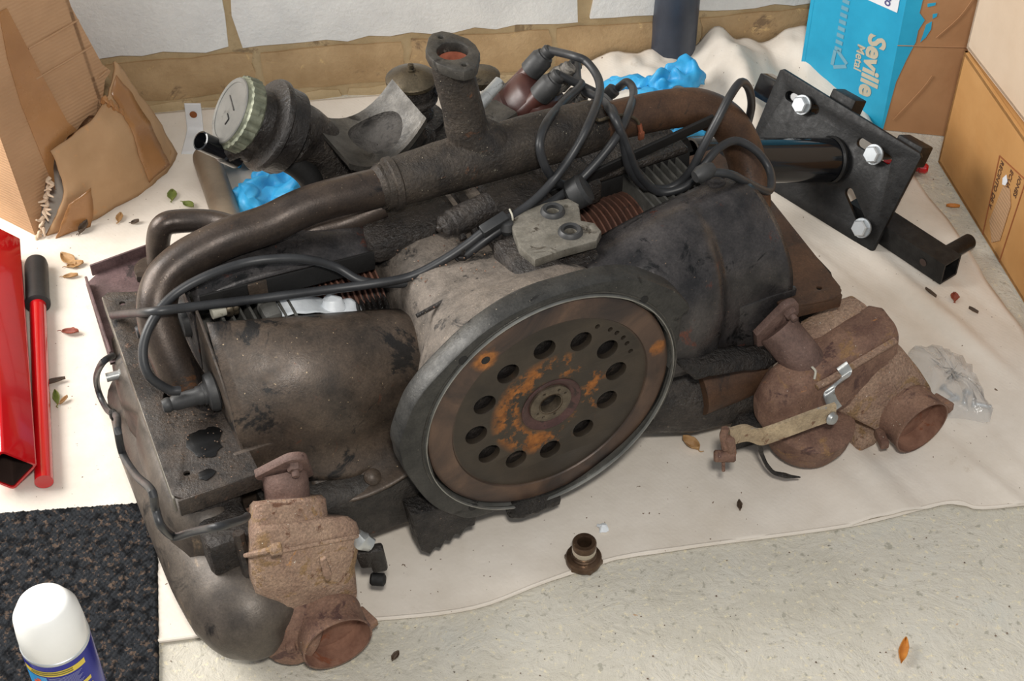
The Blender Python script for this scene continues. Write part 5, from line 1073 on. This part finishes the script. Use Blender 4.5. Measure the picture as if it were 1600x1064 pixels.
ob, ou, on_ = carton('cardboard_box', (.614, 1.761, 0), (.682, 1.34, 0), .42, .002, .188, 'card_orange', 'orange brown cardboard box with stamped customs lettering at the right edge, lower of two')
OA = Vector((.614, 1.761, 0))
def op(u_, z, o=.0006): return OA + ou * u_ + Vector((0, 0, z)) + on_ * o
dn = Vector((0, 0, -1))
text('RECINTO DE V', 'stamp_line', 'ink', ob, op(.164, .126), dn, ou, .0115)
text('ECUA', 'stamp_line', 'ink', ob, op(.192, .132), dn, ou, .0115)
text('IONES', 'stamp_line', 'ink', ob, op(.214, .138), dn, ou, .0115)
for (ua, za, ub, zb_) in ((.157, .127, .168, -.0), (.157, .127, .26, .150), (.233, .15, .226, .0)):
    v = Vector((ub - ua, zb_ - za)); nv = Vector((-v.y, v.x)).normalized() * .0009
    flat('stamp_border', 'ink_red', [op(ua + nv.x, za + nv.y), op(ub + nv.x, max(.003, zb_ + nv.y)), op(ub - nv.x, max(.003, zb_ - nv.y)), op(ua - nv.x, za - nv.y)], ob)
flat('tape_smear', 'card', [op(.176, .035, .001), op(.196, .012, .001), op(.214, .03, .001), op(.216, .09, .001), op(.203, .108, .001), op(.186, .100, .001)], ob)
flat('torn_label', 'label_white', [op(.186, .118, .0012), op(.193, .112, .0012), op(.191, .104, .0012), op(.183, .100, .0012), op(.180, .108, .0012)], ob)
pb, pu, pn_ = carton('cardboard_box', (.617, 1.766, 0), (.70, 1.36, 0), .42, .19, .52, 'card_pale', 'pale pinkish tan cardboard box stacked on the orange brown box at the right edge')

# ------------------------------------------------------------------ torn box at the left
K = Vector((-.648, 1.592, 0)); rd = Vector((-.496 + .648, 1.776 - 1.592, 0)).normalized(); rn_ = Vector((rd.y, -rd.x, 0)); ld = Vector((-.058, .039, 0)).normalized(); ln_ = Vector((-ld.y, ld.x, 0)); ln_ = ln_ if ln_.y < 0 else -ln_
tbx = empty('torn_cardboard_box', (0, 0, 0))
def lp_(s_, z, o=0, bow=0): return K + rd * s_ + Vector((0, 0, z)) + rn_ * o
def thick_poly(name, m, parent, P, nrm, t=.005, sub=True, lump=0):
    R = [[Vector(p) for p in P], [Vector(p) - nrm * t for p in P]]
    o = MB().rings(R).build(name, m, parent, smooth=False); return o
upper = [(-.030, .50), (.115, .50), (.133, .30), (.161, .196), (.172, .180), (.160, .172), (.150, .146), (.143, .150), (.135, .128), (.124, .134), (.112, .130), (.098, .121), (.088, .124), (.075, .112), (.062, .117), (.056, .10), (.050, .085), (.043, .078), (.036, .074), (.026, .05), (.018, .035), (.010, .012), (.0, .002), (-.004, .10)]
thick_poly('right_wall', 'card', tbx, [lp_(s_, z) for s_, z in upper], rn_)
thick_poly('tape_strip', 'tape', tbx, [lp_(s_, z, .0012) for s_, z in ((.033, .335), (.045, .335), (.066, .24), (.089, .143), (.10, .124), (.085, .122), (.062, .114), (.052, .09), (.046, .055), (.030, .20), (.028, .27))], rn_, .001)
thick_poly('left_wall', 'card', tbx, [K + Vector((0, 0, .002)), K + Vector((0, 0, .50)) - rd * .03, K + ld * .20 + Vector((0, 0, .50)) - rd * .03, K + ld * .20 + Vector((0, 0, .002))], ln_)
thick_poly('back_wall', 'card', tbx, [K + rd * .16 + Vector((0, 0, .02)), K + rd * .115 + Vector((0, 0, .50)), K + rd * .115 + ld * .35 + Vector((0, 0, .50)), K + rd * .16 + ld * .35 + Vector((0, 0, .02))], rd)
thick_poly('back_wall', 'card', tbx, [K + ld * .20 + Vector((0, 0, .002)), K + ld * .20 + rd * .16 + Vector((0, 0, .002)), K + ld * .20 + rd * .115 + Vector((0, 0, .50)), K + ld * .20 + Vector((0, 0, .50)) - rd * .03], ld)
fd = []
Gp = [[lp_(.052, .118, .006), lp_(.046, .075, .022), lp_(.030, .040, .026), lp_(.006, .004, .012)],
      [lp_(.085, .126, .010), lp_(.080, .085, .026), lp_(.070, .045, .032), lp_(.055, .004, .030)],
      [lp_(.120, .135, .010), lp_(.118, .090, .030), lp_(.115, .045, .036), lp_(.108, .004, .036)],
      [lp_(.150, .148, .006), lp_(.155, .105, .026), lp_(.160, .050, .034), lp_(.165, .004, .036)],
      [lp_(.176, .172, .000), lp_(.190, .120, .014), lp_(.205, .060, .022), lp_(.215, .004, .026)],
      [lp_(.190, .180, -.012), lp_(.212, .120, -.004), lp_(.232, .060, .004), lp_(.246, .004, .008)]]
sheet('torn_flap', 'card_liner', tbx, Gp, .004, 5, 6, lump=.004)
sheet('flap_tape', 'tape', tbx, [[p + rn_ * .005 for p in r] for r in ([Gp[3][0].lerp(Gp[4][0], .3), Gp[3][1].lerp(Gp[4][1], .3), Gp[3][2].lerp(Gp[4][2], .2), Gp[3][3].lerp(Gp[4][3], .1) + Vector((0, 0, .01))], [Gp[4][0].lerp(Gp[5][0], .1), Gp[4][1].lerp(Gp[5][1], .2), Gp[4][2].lerp(Gp[5][2], .1), Gp[4][3] + Vector((0, 0, .01))])], .001, 4, 6, lump=.004)
sheet('corner_tape', 'tape', tbx, [[p + rn_ * .005 for p in r] for r in ([lp_(.040, .05, .03), lp_(.022, .02, .028), lp_(.012, .004, .022)], [lp_(.075, .062, .036), lp_(.070, .03, .038), lp_(.060, .004, .038)])], .001, 4, 6, lump=.003)
for k in range(16):
    t = k / 15; p = lp_(.040 - .036 * t, .082 - .078 * t, .007); 
    MB().tube([p, p + Vector((rng.uniform(-.006, .006), -.006, rng.uniform(-.004, .006))), p + Vector((rng.uniform(-.01, .01), -.010, rng.uniform(-.008, .004)))], [.003, .0025, .001], n=6, k=3).build('paper_shred', 'card_pale', tbx)
for k, (s_, z) in enumerate(((.143, .150), (.150, .140), (.156, .130), (.163, .120))):
    p = lp_(s_, z, .010); MB().tube([p, p + Vector((.006, -.006, .010)), p + Vector((.010, -.010, .004))], [.004, .004, .001], n=6, k=3).build('paper_shred', 'tape', tbx)
for z, s0_, s1_ in ((.27, .0, .14), (.225, .0, .15), (.18, .09, .165)):
    MB().tube([lp_(s0_ + .06, z, .0006), lp_((s0_ + s1_) / 2 + .03, z + .002, .001), lp_(s1_, z + .004, .0006)], .0014, n=6, k=4).build('crease', 'card', tbx)
tag(tbx, 'tall tan cardboard box with a torn taped corner standing at the left', 'box')

# ------------------------------------------------------------------ clear bag of bolts
bc_ = Vector((0.543,1.307,0.004)); cb = empty('clear_plastic_bag', (0, 0, 0))
ol_ = [(0.489,1.352,0.004), (0.513,1.369,0.004), (0.543,1.361,0.004), (0.563,1.323,0.004), (0.571,1.274,0.004), (0.568,1.242,0.004), (0.534,1.247,0.004), (0.491,1.258,0.004)]
rg = random.Random(2); R = []
cen = sum((Vector(p) for p in ol_), Vector()) / len(ol_)
Pl = [q for q in crom([ol_[-1]] + ol_ + ol_[:2], 5)][5:5 + 40]
for t, zz in ((1, .001), (.88, .012), (.7, .019), (.5, .022), (.3, .025), (.15, .02), (.04, .023)): R.append([cen.lerp(q, t) + Vector((0, 0, zz)) + noise.noise_vector(q * 60 * (1 + t)) * .009 * (1 if t < 1 else .2) for q in Pl])
for r in R:
    for p in r: p.z = max(p.z, .003)
MB().rings(R, caps=False).build('film', 'film', cb, 180)
tag(cb, 'crinkled clear plastic bag holding small bolts beside the right rusty outlet', 'bag')
for k, (px, py_, a) in enumerate(((0, 0, .5), (.020, .010, 1.2), (-.012, .02, 2.2), (.028, -.012, 2.9))):
    c = Vector((0.534,1.278,0.009)) + Vector((px * .8, py_ * .8, 0)); d_ = Vector((math.cos(a), math.sin(a), .05))
    bo = empty('small_bolt', c)
    MB().hexa((0, 0, 0), d_, .0055, .004).build('bolt_head', 'zinc', bo); MB().lathe([(.003, 0), (.003, .018), (.002, .019)], (0, 0, 0), -d_, 12).build('bolt_shank', 'zinc', bo)
    tag(bo, 'small silver bolt inside the clear plastic bag', 'bolt', 'bolts in the clear bag')

# ------------------------------------------------------------------ leaves and litter
def leaf(px, m, L_, w_, ang, lab, name='leaf', curl=.004, z=.004, stem=True):
    c = Vector(px); c.z = z; dr = Vector((math.cos(ang), math.sin(ang), 0)); sd = Vector((-dr.y, dr.x, 0)); root = empty(name, c); G = []
    for i in range(9):
        t = i / 8; w = w_ * (math.sin(PI * min(1, t * .96 + .03)) ** .8) / 2; r = []
        for j in (-1, -.5, 0, .5, 1): r.append(dr * (L_ * (t - .5)) + sd * (w * j * (1 + .25 * noise.noise(Vector((t * 7 + c.x * 50, j * 3, c.y * 40))))) + Vector((0, 0, curl * (abs(j) ** 1.5 + .7 * t * t) + .0008)))
        G.append(r)
    sheet('blade', m, root, G, .0005, 2, 2)
    if stem: MB().tube([dr * (L_ * -.46) + Vector((0, 0, .001)), dr * (L_ * -.62) + sd * .002 + Vector((0, 0, .002)), dr * (L_ * -.78) + Vector((0, 0, .003))], [.0006, .0006, .0004], n=6).build('stalk', m, root)
    tag(root, lab, 'leaf', 'fallen leaves around the engine'); return root
leaf((-.558,1.397,0), 'leaf_red', .022, .011, PI - .1 + PI, 'dark red dry leaf on the sheet left of the engine')
leaf((-.591,1.538,0), 'leaf_tan', .030, .016, 2.4, 'pale tan curled leaf on the sheet below the torn box')
leaf((-.579,1.527,0), 'leaf_tan', .022, .014, .3, 'broad tan dry leaf touching the curled leaf below the torn box')
leaf((-.58,1.504,0), 'leaf_tan', .019, .008, .1, 'small oval tan leaf with a long stalk, lowest of the tan leaves')
leaf((-.562,1.307,0), 'leaf_brown', .034, .008, .3, 'long dark brown leaf beside the red lever', stem=False)
leaf((-.55,1.28,0), 'leaf_green', .022, .008, 1.9, 'green leaf lying beside the red lever')
leaf((-.54,1.276,0), 'leaf_tan', .012, .005, .9, 'tiny tan leaf scrap next to the green leaf')
leaf((-.475,1.676,0), 'leaf_green', .020, .014, 1.7, 'olive green leaf left of the steel pipe, further from it')
leaf((-.449,1.655,0), 'leaf_green', .020, .012, -.6, 'dark olive leaf close to the end of the steel pipe')
leaf((-.539,1.626,0), 'leaf_tan', .016, .010, 1.5, 'orange tan leaf on the sheet right of the torn box')
leaf((-.516,1.617,0), 'leaf_brown', .011, .007, .2, 'small brown leaf scrap right of the orange tan leaf')
leaf((-.498,1.75,0), 'leaf_tan', .030, .014, .9, 'folded tan leaf tucked under the edge of the torn box', curl=.010)
leaf((-.583,1.601,0), 'leaf_brown', .018, .010, 1.0, 'crumpled dark leaf just below the torn box', curl=.008)
leaf((0.209,1.202,0), 'leaf_tan', .022, .016, 2.6, 'curled tan brown leaf on the sheet right of the flywheel', curl=.008)
leaf((0.404,0.915,0), 'leaf_orange', .030, .010, 1.25, 'orange dry leaf on bare concrete at lower right', stem=False)
leaf((0.573,1.462,0), 'leaf_red', .013, .011, 1.5, 'round red brown leaf below the arm of the black stand')
leaf((0.544,1.471,0), 'leaf_brown', .018, .004, 2.3, 'thin dark leaf sliver beside the end of the black arm', stem=False)
leaf((0.592,1.437,0), 'leaf_brown', .013, .004, 2.6, 'small dark leaf sliver right of the round red leaf', stem=False)
leaf((0.612,1.654,0), 'leaf_orange', .018, .008, -.3, 'orange leaf on the concrete beside the orange brown box', stem=False, z=.002)
leaf((0.256,1.11,0), 'leaf_brown', .012, .006, 1.6, 'tiny dark leaf scrap on the sheet below the frayed cable', stem=False)
leaf((-.12,0.909,0), 'leaf_brown', .011, .007, .9, 'small brown leaf scrap on the concrete right of the left outlet', stem=False, z=.002)
rg = random.Random(11); gt = MB()
for k in range(420):
    px = Vector((rg.uniform(-.6, .62), rg.uniform(.86, 1.75), 0))
    r = rg.uniform(.0004, .0013); z = cloth_z(px.x, px.y) if px.y > itp(FR, px.x) else .0
    gt.lathe([(0, -r), (r, 0), (0, r)], px + Vector((0, 0, z + r)), (rg.uniform(-.4, .4), .2, 1), 5)
tag(gt.build('grit', 'grit'), 'dark specks of grit scattered over the sheet and the floor', 'grit', None, 'stuff')
